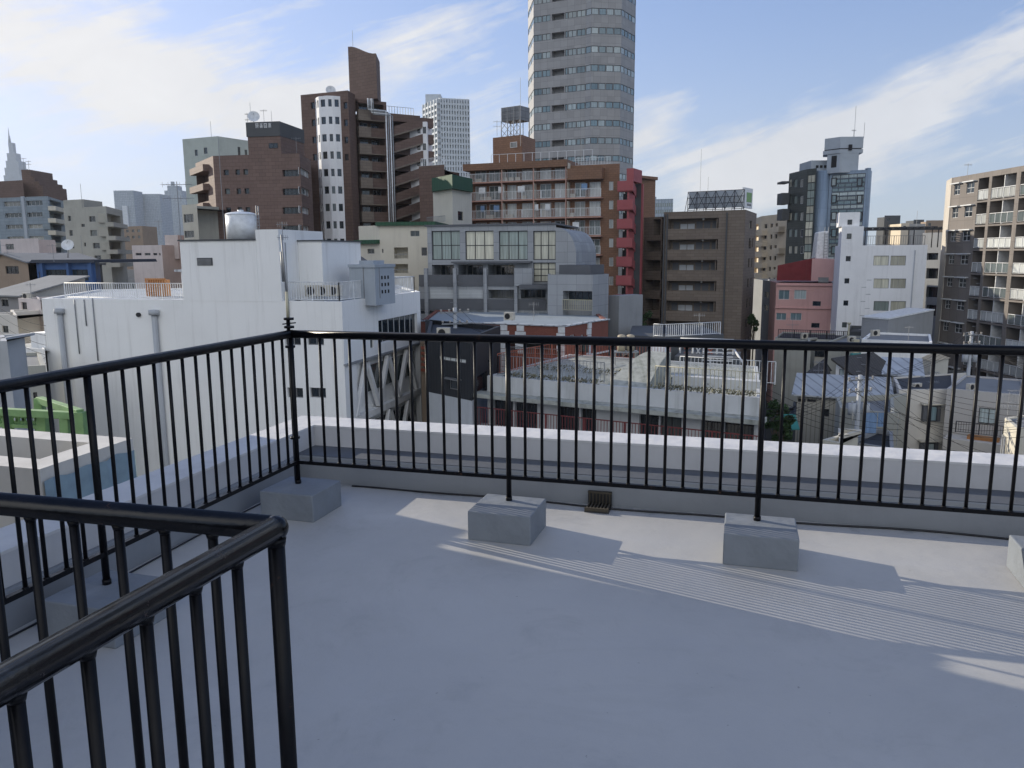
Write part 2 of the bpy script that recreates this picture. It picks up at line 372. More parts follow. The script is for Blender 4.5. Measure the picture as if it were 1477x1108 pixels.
masks = [gauss(-.58, .26, .30, .13, -.18, 1.05), gauss(-.30, .165, .22, .055, -.15, .75), gauss(-.50, .09, .16, .022, -.1, .42), gauss(-.12, .245, .17, .045, .42, .62), gauss(-.22, .30, .20, .02, .5, .40),
         gauss(.02, .13, .16, .10, 0, .62), gauss(.17, .155, .05, .05, .3, .55), gauss(.42, .15, .26, .060, .34, .95), gauss(.40, .08, .24, .045, .15, .70), gauss(.28, .12, .09, .045, .2, .55), gauss(.56, .21, .14, .035, .42, .55), gauss(-.3, .45, .5, .12, 0, .35),
         gauss(1.9, .55, .8, .4, .1, 1.0), gauss(-2.3, .55, .8, .4, .1, 1.0), gauss(3.14, .5, .8, .45, 0, 1.2), gauss(-3.14, .5, .8, .45, 0, 1.2)]
m = masks[0]
for q in masks[1:]: m = M('ADD', m, q)
nA = fbm(3.2, 11, .34, 1.0, 9, 1.7, .9); nB = fbm(6, 9, -.1, 1.6, 8, 5.1, .4); nC = fbm(9, 60, .32, 1.0, 6, 3.3, .8)
nz = M('ADD', M('MULTIPLY', nA, .55), M('ADD', M('MULTIPLY', nB, .30), M('MULTIPLY', nC, .42)))
cl = M('MULTIPLY', M('SUBTRACT', M('ADD', nz, M('MULTIPLY', m, .37)), .845), 4.6)
clc = N(nt, 'ShaderNodeClamp'); L(cl, clc.inputs[0]); cov = M('MULTIPLY', M('POWER', clc.outputs[0], 1.1), .86)
SKYK = .125
# cloud radiance: warm near the sun, whiter away from it, in the same units as the sky texture
warm = gauss(-1.0, .1, .9, .45, 0, 1)
cc = ramp(nt, [(0, (4.6, 4.75, 5.0)), (1, (7.6, 7.0, 5.9))]); 
mixc = N(nt, 'ShaderNodeMixRGB'); L(warm, mixc.inputs[0]); mixc.inputs[1].default_value = (5.1, 5.15, 5.25, 1); mixc.inputs[2].default_value = (6.1, 5.8, 5.3, 1)
nt.nodes.remove(cc)
# soft shoulder on the clear sky, then the pale haze along the horizon
one = N(nt, 'ShaderNodeMixRGB', blend_type='MULTIPLY'); one.inputs[0].default_value = 1; L(sky.outputs[0], one.inputs[1]); one.inputs[2].default_value = (.12, .12, .12, 1)
ad = N(nt, 'ShaderNodeMixRGB', blend_type='ADD'); ad.inputs[0].default_value = 1; L(one.outputs[0], ad.inputs[1]); ad.inputs[2].default_value = (1, 1, 1, 1)
dv_ = N(nt, 'ShaderNodeMixRGB', blend_type='DIVIDE'); dv_.inputs[0].default_value = 1; L(sky.outputs[0], dv_.inputs[1]); L(ad.outputs[0], dv_.inputs[2])
tint = N(nt, 'ShaderNodeMixRGB', blend_type='MULTIPLY'); tint.inputs[0].default_value = 1; L(dv_.outputs[0], tint.inputs[1]); tint.inputs[2].default_value = (1.10, 1.27, 1.80, 1)
hc_ = N(nt, 'ShaderNodeMixRGB'); L(warm, hc_.inputs[0]); hc_.inputs[1].default_value = (3.7, 4.35, 5.0, 1); hc_.inputs[2].default_value = (4.7, 4.9, 4.7, 1)
gain = N(nt, 'ShaderNodeMixRGB'); L(hz, gain.inputs[0]); L(tint.outputs[0], gain.inputs[1]); L(hc_.outputs[0], gain.inputs[2])
back = M('ADD', gauss(3.14, .6, 1.3, .6, 0, 1), gauss(-3.14, .6, 1.3, .6, 0, 1))      # bright unseen cloud bank added behind the camera to lift the facades
mixd = N(nt, 'ShaderNodeMixRGB'); L(back, mixd.inputs[0]); L(mixc.outputs[0], mixd.inputs[1]); mixd.inputs[2].default_value = (12.3, 12.4, 12.3, 1); mixc = mixd
shade = M('ADD', .86, M('MULTIPLY', nB, .28)); cs = N(nt, 'ShaderNodeMixRGB', blend_type='MULTIPLY'); cs.inputs[0].default_value = 1; L(mixc.outputs[0], cs.inputs[1]); L(shade, cs.inputs[2])
mx = N(nt, 'ShaderNodeMixRGB'); L(cov, mx.inputs[0]); L(gain.outputs[0], mx.inputs[1]); L(cs.outputs[0], mx.inputs[2])
L(mx.outputs[0], bg.inputs[0]); bg.inputs[1].default_value = SKYK
SC.view_settings.view_transform = 'Standard'; SC.view_settings.look = 'None'; SC.view_settings.exposure = .30; SC.view_settings.gamma = 1
SC.render.engine = 'CYCLES'; SC.cycles.max_bounces = 6; SC.cycles.volume_bounces = 0

# ------------------------------------------------------------------ our roof
E1 = V((.962, -.272, 0)).normalized(); E2 = V((.272, .962, 0)).normalized(); O = V((-1.345, 4.737, 0))
def R_(a, b, z=0): return O+E1*a+E2*b+V((0, 0, z))
RA = math.atan2(E1.y, E1.x)
def deckmat():
    m, nt, b = newmat('deck_paint'); Lk = nt.links.new
    tc = N(nt, 'ShaderNodeTexCoord')
    n1 = N(nt, 'ShaderNodeTexNoise', Scale=.55, Detail=7.0, Roughness=.6); Lk(tc.outputs['Object'], n1.inputs['Vector'])
    r1 = ramp(nt, [(.3, (.385, .382, .372)), (.55, (.44, .435, .42)), (.75, (.47, .465, .445))]); Lk(n1.outputs['Fac'], r1.inputs[0])
    n2 = N(nt, 'ShaderNodeTexNoise', Scale=2.6, Detail=9.0, Roughness=.7, Distortion=.6); Lk(tc.outputs['Object'], n2.inputs['Vector'])
    r2 = ramp(nt, [(.56, (0, 0, 0)), (.72, (.30, .30, .30))]); Lk(n2.outputs['Fac'], r2.inputs[0])
    mx = N(nt, 'ShaderNodeMixRGB'); Lk(r2.outputs[0], mx.inputs[0]); Lk(r1.outputs[0], mx.inputs[1]); mx.inputs[2].default_value = (.24, .245, .25, 1)
    n6 = N(nt, 'ShaderNodeTexNoise', Scale=.9, Detail=10.0, Roughness=.75, Distortion=1.5); Lk(tc.outputs['Object'], n6.inputs['Vector'])
    r6 = ramp(nt, [(.52, (0, 0, 0)), (.60, (.12, .12, .12)), (.64, (.03, .03, .03)), (.75, (.22, .22, .22))]); Lk(n6.outputs['Fac'], r6.inputs[0])
    m6 = N(nt, 'ShaderNodeMixRGB'); Lk(r6.outputs[0], m6.inputs[0]); Lk(mx.outputs[0], m6.inputs[1]); m6.inputs[2].default_value = (.29, .28, .255, 1)
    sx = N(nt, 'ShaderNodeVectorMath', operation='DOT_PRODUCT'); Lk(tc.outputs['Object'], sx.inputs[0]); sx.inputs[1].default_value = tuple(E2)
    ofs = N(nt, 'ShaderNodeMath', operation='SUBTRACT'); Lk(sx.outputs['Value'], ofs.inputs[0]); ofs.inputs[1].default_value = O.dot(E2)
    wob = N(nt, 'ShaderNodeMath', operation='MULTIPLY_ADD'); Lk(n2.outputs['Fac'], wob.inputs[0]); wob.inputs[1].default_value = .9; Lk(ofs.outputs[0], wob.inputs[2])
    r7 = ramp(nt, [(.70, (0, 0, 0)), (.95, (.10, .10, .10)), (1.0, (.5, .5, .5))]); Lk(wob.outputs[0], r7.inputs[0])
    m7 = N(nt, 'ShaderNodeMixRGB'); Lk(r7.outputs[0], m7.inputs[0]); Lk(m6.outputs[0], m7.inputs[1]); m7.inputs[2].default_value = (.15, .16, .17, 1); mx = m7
    n4 = N(nt, 'ShaderNodeTexNoise', Scale=38.0, Detail=3.0); Lk(tc.outputs['Object'], n4.inputs['Vector'])
    r4 = ramp(nt, [(.735, (0, 0, 0)), (.76, (.55, .55, .55))]); Lk(n4.outputs['Fac'], r4.inputs[0])
    m3 = N(nt, 'ShaderNodeMixRGB'); Lk(r4.outputs[0], m3.inputs[0]); Lk(mx.outputs[0], m3.inputs[1]); m3.inputs[2].default_value = (.10, .10, .10, 1)
    Lk(m3.outputs[0], b.inputs['Base Color'])
    r3 = ramp(nt, [(.3, (.42,)*3), (.7, (.62,)*3)]); Lk(n2.outputs['Fac'], r3.inputs[0]); Lk(r3.outputs[0], b.inputs['Roughness'])
    n3 = N(nt, 'ShaderNodeTexNoise', Scale=120.0, Detail=4.0); Lk(tc.outputs['Object'], n3.inputs['Vector'])
    n5 = N(nt, 'ShaderNodeTexNoise', Scale=3.5, Detail=4.0); Lk(tc.outputs['Object'], n5.inputs['Vector'])
    b1 = N(nt, 'ShaderNodeBump', Strength=.35, Distance=.002); Lk(n3.outputs['Fac'], b1.inputs['Height'])
    b2 = N(nt, 'ShaderNodeBump', Strength=.5, Distance=.02); Lk(n5.outputs['Fac'], b2.inputs['Height']); Lk(b1.outputs[0], b2.inputs['Normal']); Lk(b2.outputs[0], b.inputs['Normal'])
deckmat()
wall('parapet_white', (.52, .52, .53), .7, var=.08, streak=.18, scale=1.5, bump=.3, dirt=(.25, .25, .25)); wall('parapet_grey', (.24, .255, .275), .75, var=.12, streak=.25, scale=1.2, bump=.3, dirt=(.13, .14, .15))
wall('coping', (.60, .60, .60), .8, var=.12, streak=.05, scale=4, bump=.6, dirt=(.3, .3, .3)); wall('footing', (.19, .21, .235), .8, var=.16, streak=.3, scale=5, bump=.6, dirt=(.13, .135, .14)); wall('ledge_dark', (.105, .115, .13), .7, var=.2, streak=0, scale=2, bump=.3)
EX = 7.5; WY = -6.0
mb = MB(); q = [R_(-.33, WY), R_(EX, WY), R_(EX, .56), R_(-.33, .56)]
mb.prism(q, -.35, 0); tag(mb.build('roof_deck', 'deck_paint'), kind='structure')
# building under the deck
mb = MB(); q = [R_(-.60, WY), R_(EX, WY), R_(EX, 1.06), R_(-.60, 1.06)]
mb.prism(q, -20, -.36); own = mb.build('near_block', 'parapet_white'); tag(own, 'the near building whose grey painted roof deck fills the foreground', 'building')
pe = empty('parapet', tuple(R_(-.6, 1.1, -.36)), 'low white parapet with grey base step around the roof deck edge', 'parapet')
mb = MB()
mb.prism([R_(-.33, .55), R_(EX, .55), R_(EX, .83), R_(-.33, .83)], -.355, .188); mb.prism([R_(-.36, WY), R_(-.325, WY), R_(-.325, .83), R_(-.36, .83)], -.355, .185)
mb.build('base_step', 'parapet_grey', pe, bevel=.008)
mb = MB(); mb.prism([R_(-.355, .556), R_(EX, .556), R_(EX, .828), R_(-.355, .828)], .180, .192); mb.build('step_shade_coat', 'ledge_dark', pe)  # dark coat on the step; its colour also paints in the parapet's shade
mb = MB(); mb.prism([R_(-.36, .829), R_(EX, .829), R_(EX, 1.11), R_(-.36, 1.11)], -.358, .338); mb.prism([R_(-.62, WY), R_(-.358, WY), R_(-.358, 1.11), R_(-.62, 1.11)], -.359, .336); mb.build('upstand', 'parapet_white', pe)
mb = MB()
mb.poly([R_(-.354, .826, .346), R_(EX, .826, .346), R_(EX, 1.113, .346), R_(-.623, 1.113, .346), R_(-.623, WY, .346), R_(-.354, WY, .346)])
for a, b in (((-.354, .826), (EX, .826)), ((EX, 1.113), (-.623, 1.113)), ((-.623, 1.113), (-.623, WY)), ((-.354, WY), (-.354, .826))):
    mb.quad(R_(*a, .332), R_(*b, .332), R_(*b, .346), R_(*a, .346))
mb.build('coping', 'coping', pe)
# footings and perimeter railing
plain('black_gloss', (.008, .009, .013), .22, 0, .6)
def paintmat(name='black_paint', spec=.16, ra=.25, rb=.45):
    m, nt, b = newmat(name); b.inputs['Specular IOR Level'].default_value = spec; Lk = nt.links.new; tc = N(nt, 'ShaderNodeTexCoord')
    n = N(nt, 'ShaderNodeTexNoise', Scale=16.0, Detail=8.0, Roughness=.7); Lk(tc.outputs['Object'], n.inputs['Vector'])
    r = ramp(nt, [(.3, (.004, .0045, .006)), (.62, (.006, .006, .008)), (.69, (.05, .025, .015)), (.73, (.006, .006, .008))]); Lk(n.outputs['Fac'], r.inputs[0]); Lk(r.outputs[0], b.inputs['Base Color'])
    r2 = ramp(nt, [(.3, (ra,)*3), (.7, (rb,)*3)]); Lk(n.outputs['Fac'], r2.inputs[0]); Lk(r2.outputs[0], b.inputs['Roughness'])
    n2 = N(nt, 'ShaderNodeTexNoise', Scale=70.0, Detail=4.0); Lk(tc.outputs['Object'], n2.inputs['Vector'])
    bp = N(nt, 'ShaderNodeBump', Strength=.4, Distance=.0015); Lk(n2.outputs['Fac'], bp.inputs['Height']); Lk(bp.outputs[0], b.inputs['Normal'])
paintmat(); paintmat('black_gloss_paint', .38, .12, .3)
HT, HB = 1.126, .306
rl = empty('railing', tuple(O), 'long black painted steel railing running round the roof edge above the parapet', 'railing')
A1, B1 = 13.75, -7.7
A1 = 1.375*5; 
mb = MB(); mb.tube(R_(-.02, 0, HT-.02), R_(A1, 0, HT-.02), .0245, 14); mb.build('top_rail', 'black_paint', rl)
mb = MB(); mb.tube(R_(0, .02, HT-.02), R_(0, -6.1, HT-.02), .0245, 14); mb.build('top_rail', 'black_paint', rl)
mb = MB(); mb.prism([R_(0, -.012), R_(A1, -.012), R_(A1, .012), R_(0, .012)], HB-.011, HB+.011); mb.build('bottom_rail', 'black_paint', rl)
mb = MB(); mb.prism([R_(-.012, -6.1), R_(.012, -6.1), R_(.012, -.012), R_(-.012, -.012)], HB-.011, HB+.011); mb.build('bottom_rail', 'black_paint', rl)
mb = MB(); mb.tube((0, 0, HB), (0, 0, HT-.03), .0088, 8); mb.tube((0, 0, HB+.008), (0, 0, HB+.016), .0145, 8, .011); bal = mb.build('baluster', 'black_paint'); bal.parent = rl
mb = MB(); mb.tube((0, 0, .165), (0, 0, HT-.03), .0155, 10); mb.tube((0, 0, .165), (0, 0, .19), .019, 10); pst = mb.build('post', 'black_paint'); pst.parent = rl
first = True; pfirst = True
def place_b(v):
    global first
    if first: bal.location = v; first = False
    else: inst(bal, rl, v)
def place_p(v):
    global pfirst
    if pfirst: pst.location = v; pfirst = False
    else: inst(pst, rl, v)
for i in range(5):
    for k in range(1, 14): place_b(E1*(1.375*i+1.375*k/14))
for i in range(1, 6): place_p(E1*1.375*i)
for i in range(3):
    for k in range(1, 16): place_b(-E2*(1.573*i+1.573*k/16))
for i in range(0, 4): place_p(-E2*1.573*i)
fl = ['small grey concrete footing under the corner post of the railing', 'grey concrete footing under the middle railing post, left of the floor drain', 'grey concrete footing under the railing post right of the floor drain', 'grey concrete footing cut by the right edge of the photo',
      'shaded grey concrete footing behind the near handrail on the left side']
fp = [E1*1.375*i for i in range(4)]+[-E2*1.573]
for lab, v in zip(fl, fp):
    q = O+v; o = MB(); s = .345
    o.box((0, 0, .083), (.364, .34, .168), 0); b = o.build('footing', 'footing', bevel=.006); b.location = (q.x-.007, q.y-.08, 0) if lab[:6] != 'shaded' and lab[:5] != 'small' else (q.x+.03, q.y-.05, 0); b.rotation_euler = (0, 0, RA+random.uniform(-.03, 0)); tag(b, lab, 'footing', 'concrete footings under the railing posts')
# corner antenna pole clamped to the corner post
e = empty('aerial_pole', tuple(R_(-.03, .03, .17)), 'thin grey pole strapped to the corner post of the railing, with a pale yellow sleeve', 'pole')
mb = MB(); mb.tube(R_(-.03, .03, .17), R_(-.03, .03, 1.19), .012, 8); mb.build('lower_pole', 'black_paint', e)
plain('old_sleeve', (.45, .42, .30), .7)
mb = MB(); mb.tube(R_(-.03, .03, 1.18), R_(-.03, .03, 1.36), .0085, 8); mb.build('sleeve', 'old_sleeve', e)
mb = MB(); mb.tube(R_(-.03, .03, 1.35), R_(-.045, .03, 1.70), .0055, 6); mb.tube(R_(-.05, .035, 1.42), R_(-.05, .03, 1.60), .009, 6); mb.build('upper_pole', 'steel', e)
mb = MB()
for z in (1.02, 1.14, 1.19, .45): mb.tube(R_(-.015, .015, z), R_(-.015, .015, z+.014), .03, 10)
mb.tube(R_(-.05, .0, 1.165), R_(.04, .0, 1.175), .004, 5); mb.tube(R_(-.02, 0, 1.0), R_(-.02, .0, 1.2), .004, 5); mb.build('clamps', 'black_paint', e)
# floor drain
dc = G(864, 733); e = empty('floor_drain', (dc.x, dc.y, 0), 'small dark cast iron drain grate against the foot of the parapet', 'drain')
dc = dc-E2*.035; dc.z = 0
mb = MB(); mb.box((dc.x, dc.y, .006), (.15, .13, .012), RA); mb.box(dc+E2*.07+V((0, 0, .05)), (.15, .012, .10), RA); mb.build('sump', 'black_metal', e)
mb = MB()
for k in range(7): mb.box(dc+E1*(-.063+k*.021)+V((0, 0, .02)), (.007, .13, .018), RA); mb.box(dc+E1*(-.063+k*.021)+E2*.062+V((0, 0, .055)), (.007, .014, .09), RA)
mb.box(dc+E2*.062+V((0, 0, .094)), (.15, .018, .012), RA); mb.box(dc-E2*.06+V((0, 0, .02)), (.15, .012, .02), RA)
mb.build('grate', 'rust_dark', e)
# cable at the foot of the parapet
pts = [R_(a, .50+.02*math.sin(a*2.1)+.012*math.sin(a*5.3+1), .007) for a in [x*.1 for x in range(1, 72)]]
mb = MB(); mb.path(pts, .006, 6); tag(mb.build('cable', 'black_metal'), 'thin black cable lying on the deck along the foot of the back parapet', 'cable')
pts = [R_(-.29+.012*math.sin(b*3), b, .006) for b in [.4-x*.1 for x in range(1, 60)]]
mb = MB(); mb.path(pts, .005, 6); tag(mb.build('cable', 'black_metal'), 'thin cable lying on the deck along the foot of the left parapet', 'cable')
# handrail in front
def GH(px, py, z): return G(px, py, z)
hc = G(397, 762, 1.088); hc.z = 0
e = empty('handrail', (hc.x, hc.y, 0), 'thick black handrail with bars cornering in the left foreground', 'railing')
ld = V((-.968, .25, 0)).normalized(); lb = V((-.296, -.955, 0)).normalized()
mb = MB(); T = V((0, 0, 1.088)); mb.tube(hc+T, hc+ld*2.2+T, .0228, 24); mb.sphere(hc+T, .0238, 16, 9); mb.build('top_rail', 'black_gloss_paint', e)
mb = MB(); mb.tube(hc+T, hc+lb*2.2+T, .0228, 24); mb.sphere(hc+T, .0238, 20, 10); mb.build('top_rail', 'black_gloss_paint', e)
mb = MB(); mb.tube((0, 0, .02), (0, 0, 1.085), .0155, 12); mb.tube((0, 0, 1.055), (0, 0, 1.07), .0165, 12, .019); o = mb.build('post', 'black_paint'); o.parent = e; o.location = (0, 0, 0)+lb*.0 if 0 else (0, 0, 0)
inst(o, e, ld*2.1); inst(o, e, lb*2.1)
mb = MB(); mb.tube((0, 0, .12), (0, 0, 1.08), .0092, 10); mb.tube((0, 0, 1.058), (0, 0, 1.068), .0100, 10, .0125); bb = mb.build('baluster', 'black_paint'); bb.parent = e; bb.location = lb*.113
for k in range(2, 20): inst(bb, e, lb*(.103*k+.010))
for k in range(1, 20): inst(bb, e, ld*(.103*k+.028))
mb = MB(); mb.tube(hc+V((0, 0, .11)), hc+ld*2.1+V((0, 0, .11)), .012, 8); mb.build('bottom_rail', 'black_gloss_paint', e)
mb = MB(); mb.tube(hc+V((0, 0, .11)), hc+lb*2.1+V((0, 0, .11)), .012, 8); mb.build('bottom_rail', 'black_gloss_paint', e)
# ground
mb = MB(); mb.quad((-9000, -3000, -20), (9000, -3000, -20), (9000, 14000, -20), (-9000, 14000, -20)); tag(mb.build('ground', 'asphalt'), kind='structure')
# ================================================================== the city
wall('w_white', (.82, .82, .80), .8, var=.07, streak=.42, scale=.25, dirt=(.40, .39, .36))
wall('w_white2', (.77, .775, .78), .8, var=.1, streak=.35, scale=.25, dirt=(.33, .33, .33))
wall('w_brown', (.175, .118, .10), .7, var=.12, streak=.2, tile=(.9, .45, .02, .5), scale=.15)
wall('w_dbrown', (.15, .10, .082), .7, var=.12, streak=.2, tile=(.9, .45, .02, .5), scale=.15)
wall('w_bluegrey', (.24, .29, .33), .7, var=.1, streak=.2, tile=(1.2, .6, .02, 0)); wall('w_beigegrey', (.36, .36, .32), .8, streak=.3)
wall('w_sage', (.42, .46, .42), .8, streak=.15); wall('w_cream', (.55, .52, .44), .8, streak=.25, var=.1); wall('w_pinkwhite', (.58, .52, .50), .8, streak=.25)
wall('w_tan', (.30, .23, .17), .8, streak=.3); wall('w_orange', (.235, .130, .08), .65, var=.12, streak=.15, tile=(.6, .3, .02, .5), scale=.2)
wall('w_pinkrail', (.34, .09, .095), .6, streak=.15); wall('w_slabpink', (.50, .30, .24), .7, streak=.1)
wall('w_conc', (.33, .345, .36), .75, var=.12, streak=.35, tile=(1.8, .9, .015, 0)); wall('w_panel', (.10, .105, .115), .6, streak=.2); wall('w_shutter', (.50, .52, .52), .5, tile=(9, .12, .02))
wall('w_brick', (.235, .088, .065), .8, var=.15, streak=.15, tile=(.24, .08, .012, .5)); wall('w_black', (.022, .024, .028), .5, seam=1.2, streak=.1); wall('w_grey', (.26, .27, .28), .8, streak=.3)
wall('w_lgrey', (.40, .42, .44), .8, streak=.4, dirt=(.18, .18, .17)); wall('w_aged', (.50, .51, .51), .85, var=.15, streak=.6, scale=.6, dirt=(.17, .18, .15))
wall('w_taupe', (.19, .155, .125), .7, var=.1, streak=.12, tile=(1.2, .4, .02, .5)); wall('w_lit', (.62, .54, .42), .8, streak=.1)
wall('w_darkgreen', (.055, .065, .06), .5, tile=(.9, .45, .03, 0)); wall('w_cylblue', (.22, .29, .38), .35, spec=.6, streak=.1, tile=(1.2, 3.3, .02, 0)); wall('w_palegrey', (.36, .40, .44), .7, streak=.2)
wall('w_pink', (.60, .36, .33), .85, var=.12, streak=.3, dirt=(.22, .12, .10)); wall('w_darkred', (.17, .028, .03), .85, var=.25, streak=.2, scale=1); wall('w_greybrown', (.22, .19, .16), .7, var=.08, streak=.1, tile=(.9, .3, .02, .5))
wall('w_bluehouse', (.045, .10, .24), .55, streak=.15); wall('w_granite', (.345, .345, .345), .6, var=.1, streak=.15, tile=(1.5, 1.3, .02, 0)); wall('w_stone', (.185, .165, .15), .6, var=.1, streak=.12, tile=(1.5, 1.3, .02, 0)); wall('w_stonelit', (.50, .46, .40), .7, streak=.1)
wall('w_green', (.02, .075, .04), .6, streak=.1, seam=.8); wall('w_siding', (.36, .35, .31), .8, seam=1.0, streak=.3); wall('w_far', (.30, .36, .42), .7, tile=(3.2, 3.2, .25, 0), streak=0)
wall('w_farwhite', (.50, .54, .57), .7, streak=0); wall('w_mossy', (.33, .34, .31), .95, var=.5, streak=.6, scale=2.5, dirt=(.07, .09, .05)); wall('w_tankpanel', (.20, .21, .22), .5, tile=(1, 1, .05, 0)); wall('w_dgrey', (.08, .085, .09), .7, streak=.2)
wall('w_house', (.56, .54, .50), .85, streak=.2, var=.08, varyobj=.22); wall('w_fill', (.36, .36, .35), .85, streak=.3, varyobj=.35)
wall('w_patch', (.40, .40, .40), .8, tile=(2.6, 2.9, .5, 0), streak=.1, varyobj=.3)

# ---- F0 the big white building on the left
b = Bld('white_building', 'big white rendered office building left of centre, with pipes on its blank wall', 'building',
        [(60, 49), (493, 43.5), (606, 55)], (493, 435, 1), 'w_white', depth=14, par=.12, pw=.25, roofmat='roof_white')
F = b.F[0]; F1_ = b.F[1]; zr = b.z1
for r in ((411, 483, 433.6, 498), (443, 483, 467, 498), (414.6, 559.5, 437, 574), (447, 559.5, 470, 574)): b.win(0, r, nm=1, fm='frame_grey', pm='glass_dark', depth=.2)
b.win(1, (546, 457, 602, 489), nm=6, nh=0, fm='frame_white', pm='glass_dark', depth=.2)
b.win(1, (534, 490, 539, 502), nm=0, fm='frame_grey', pm='glass_dark')
# steel braced bays low on the right side
zt = F1_.uv(550, 512)[1]; s0 = .3; s1 = F1_.L-.3
zf = [zt-.1, zt-3.2, zt-3.6, zt-6.7, zt-7.1, zt-10.2]
for k in range(3):
    b.hole(1, (s0+(2.6 if k else 1.2), zf[2*k+1], s1, zf[2*k]), .4, True)
b.finish()
zz = b.F[1]
for k in range(3):
    m_ = MB(); zz.box(m_, 3.4, zz.L-.4, zf[2*k+1]+1.0, zf[2*k]-.3, -.39, -.33); o = m_.build('window', 'frame_white', b.root)
    pb = MB(); zz.box(pb, 3.6, zz.L-.6, zf[2*k+1]+1.1, zf[2*k]-.4, -.34, -.31); pb.build('pane', 'glass_dark', o)
    zz_ = [(1.4, 3.0), (4.6, 3.0), (4.6, 6.2), (7.8, 6.2), (7.8, 9.4), (11, 9.4), (11, 12.4), (14, 12.4)]
    for a, c in zz_:
        if max(a, c) > zz.L: continue
        m_ = MB(); p, q = zz.pt(a, zf[2*k+1]+.05, -.08), zz.pt(c, zf[2*k]-.05, -.08); w_ = zz.t*.17
        m_.hexa([p-w_+zz.n*.12, p+w_+zz.n*.12, p+w_-zz.n*.12, p-w_-zz.n*.12, q-w_+zz.n*.12, q+w_+zz.n*.12, q+w_-zz.n*.12, q-w_-zz.n*.12]); m_.build('brace', 'w_white', b.root)
m_ = MB(); zz.box(m_, 0, zz.L, zt-.02, zt+.10, -.05, .12); m_.build('ledge', 'w_grey', b.root)
for a in (F.uv(92, 480)[0], F.uv(229, 500)[0]):
    m_ = MB(); q = F.pt(a, 0, .18); m_.tube((q.x, q.y, -20), (q.x, q.y, zr-.7), .16, 12); m_.tube((q.x, q.y, zr-.9), (q.x, q.y, zr-.6), .3, 12); m_.build('downpipe', 'w_lgrey', b.root)
for a, y0, y1 in ((108, 432, 510), (122, 432, 470), (134, 430, 520), (412, 350, 470)):
    m_ = MB(); q = F.pt(F.uv(a, y0)[0], 0, .06); m_.tube((q.x, q.y, F.uv(a, y1)[1]), (q.x, q.y, F.uv(a, y0)[1]), .035, 6); m_.build('conduit', 'steel', b.root)
m_ = MB(); q = F.pt(F.uv(201, 454)[0], F.uv(201, 454)[1], 0); m_.tube(q, q+F.n*.15, .13, 12); m_.build('vent_cap', 'black_metal', b.root)
# stair tower standing on the same wall line
s0, s1, s2 = F.uv(263, 400)[0], F.uv(372, 400)[0], F.uv(405, 400)[0]; zA = F.uv(300, 347.5)[1]; zB = F.uv(388, 331)[1]; s3 = F.uv(437, 400)[0]
def sub(b, i, s0, s1, z0, z1, d0, d1, name, mat, cap=None):
    m_ = MB(); b.F[i].box(m_, s0, s1, z0, z1, d0, d1); return m_.build(name, mat, b.root)
sub(b, 0, s0, s1, zr-.05, zA, -5, .012, 'stair_tower', 'w_white'); sub(b, 0, s1+.01, s2, zr-.05, zB, -5, .014, 'lift_tower', 'w_white'); sub(b, 0, s2+.01, s3+.15, zr-.3, zA-.05, -7, -2, 'lift_tower', 'w_white')
sub(b, 0, s0-.08, s1+.0, zA, zA+.08, -5.1, .10, 'tower_coping', 'w_dgrey'); sub(b, 0, s2-.1, s3+.25, zA-.05, zA+.02, -7, -1.9, 'tower_coping', 'w_dgrey')
r = F.rect(285, 372, 307, 383); m_ = MB(); F.box(m_, r[0], r[2], r[1], r[3], .005, .05)
o = m_.build('vent', 'w_dgrey', b.root)
m_ = MB()
for k in range(5): z = r[1]+.04+(r[3]-r[1]-.08)*k/5; F.box(m_, r[0]+.05, r[2]-.05, z, z+.05, .05, .09)
m_.build('louvre', 'frame_grey', o)
# set-back penthouse on the left part
f2 = Face(F.pt(F.uv(137, 415)[0]+1.5, 0, -6), F.pt(s0+.2, 0, -6)); zp = f2.uv(200, 392)[1]
m_ = MB(); f2.box(m_, 0, f2.L, zr-.2, zp, -6, 0); m_.build('penthouse', 'w_white2', b.root); m_ = MB(); f2.box(m_, -.25, f2.L, zp, zp+.14, -6.1, .35); m_.build('penthouse_roof', 'roof_white', b.root)
e = empty('shed_frame', f2.pt(f2.uv(234, 415)[0], zr, 1), 'orange wooden lattice enclosure on the roof terrace of the big white building', 'lattice')
m_ = MB(); a0, a1 = f2.uv(222, 415)[0], f2.uv(249, 415)[0]; zc0, zc1 = zr-.1, f2.uv(234, 401)[1]
for k in range(9): u = a0+(a1-a0)*k/8; f2.box(m_, u-.05, u+.05, zc0, zc1, .7, .76)
for z in (zc0+.3, (zc0+zc1)/2, zc1-.1): f2.box(m_, a0, a1, z, z+.09, .76, .80)
m_.build('slats', 'wood_orange', e); m_ = MB(); f2.box(m_, a0+.1, a1-.1, zc0, zc1-.1, .1, .6); m_.build('back', 'wood_orange', e)
fence('railing', [F.pt(F.uv(86, 420)[0], zr, -.4), F.pt(s0-.05, zr, -.4)], .95, 'white_paint', 'white roof railing on the left wing of the big white building', cat='railing', r=.014, step=.16)
fence('railing', [F.pt(s2+.1, zr, -.3), F.pt(F.L-.3, zr, -.3), b.F[1].pt(b.F[1].L-.3, zr, -.3), b.F[1].pt(b.F[1].L-.3, zr, -4)], 1.05, 'white_paint', 'white metal railing round the right roof corner of the big white building', cat='railing', r=.016, step=.16)
tank(349, 306, 345, 328, 371, 46.5, 'white_paint', 'silver white cylindrical water tank on top of the white stair tower')
f3 = Face(P(504, 400, 47), P(541, 400, 46)); e = empty('lift_housing', f3.pt(0, zr-.3), 'pale blue grey machine housing on the roof of the big white building, right part', 'machine housing')
f3b = Face(f3.b, P(569, 400, 48.5)); zh = f3.uv(520, 386)[1]
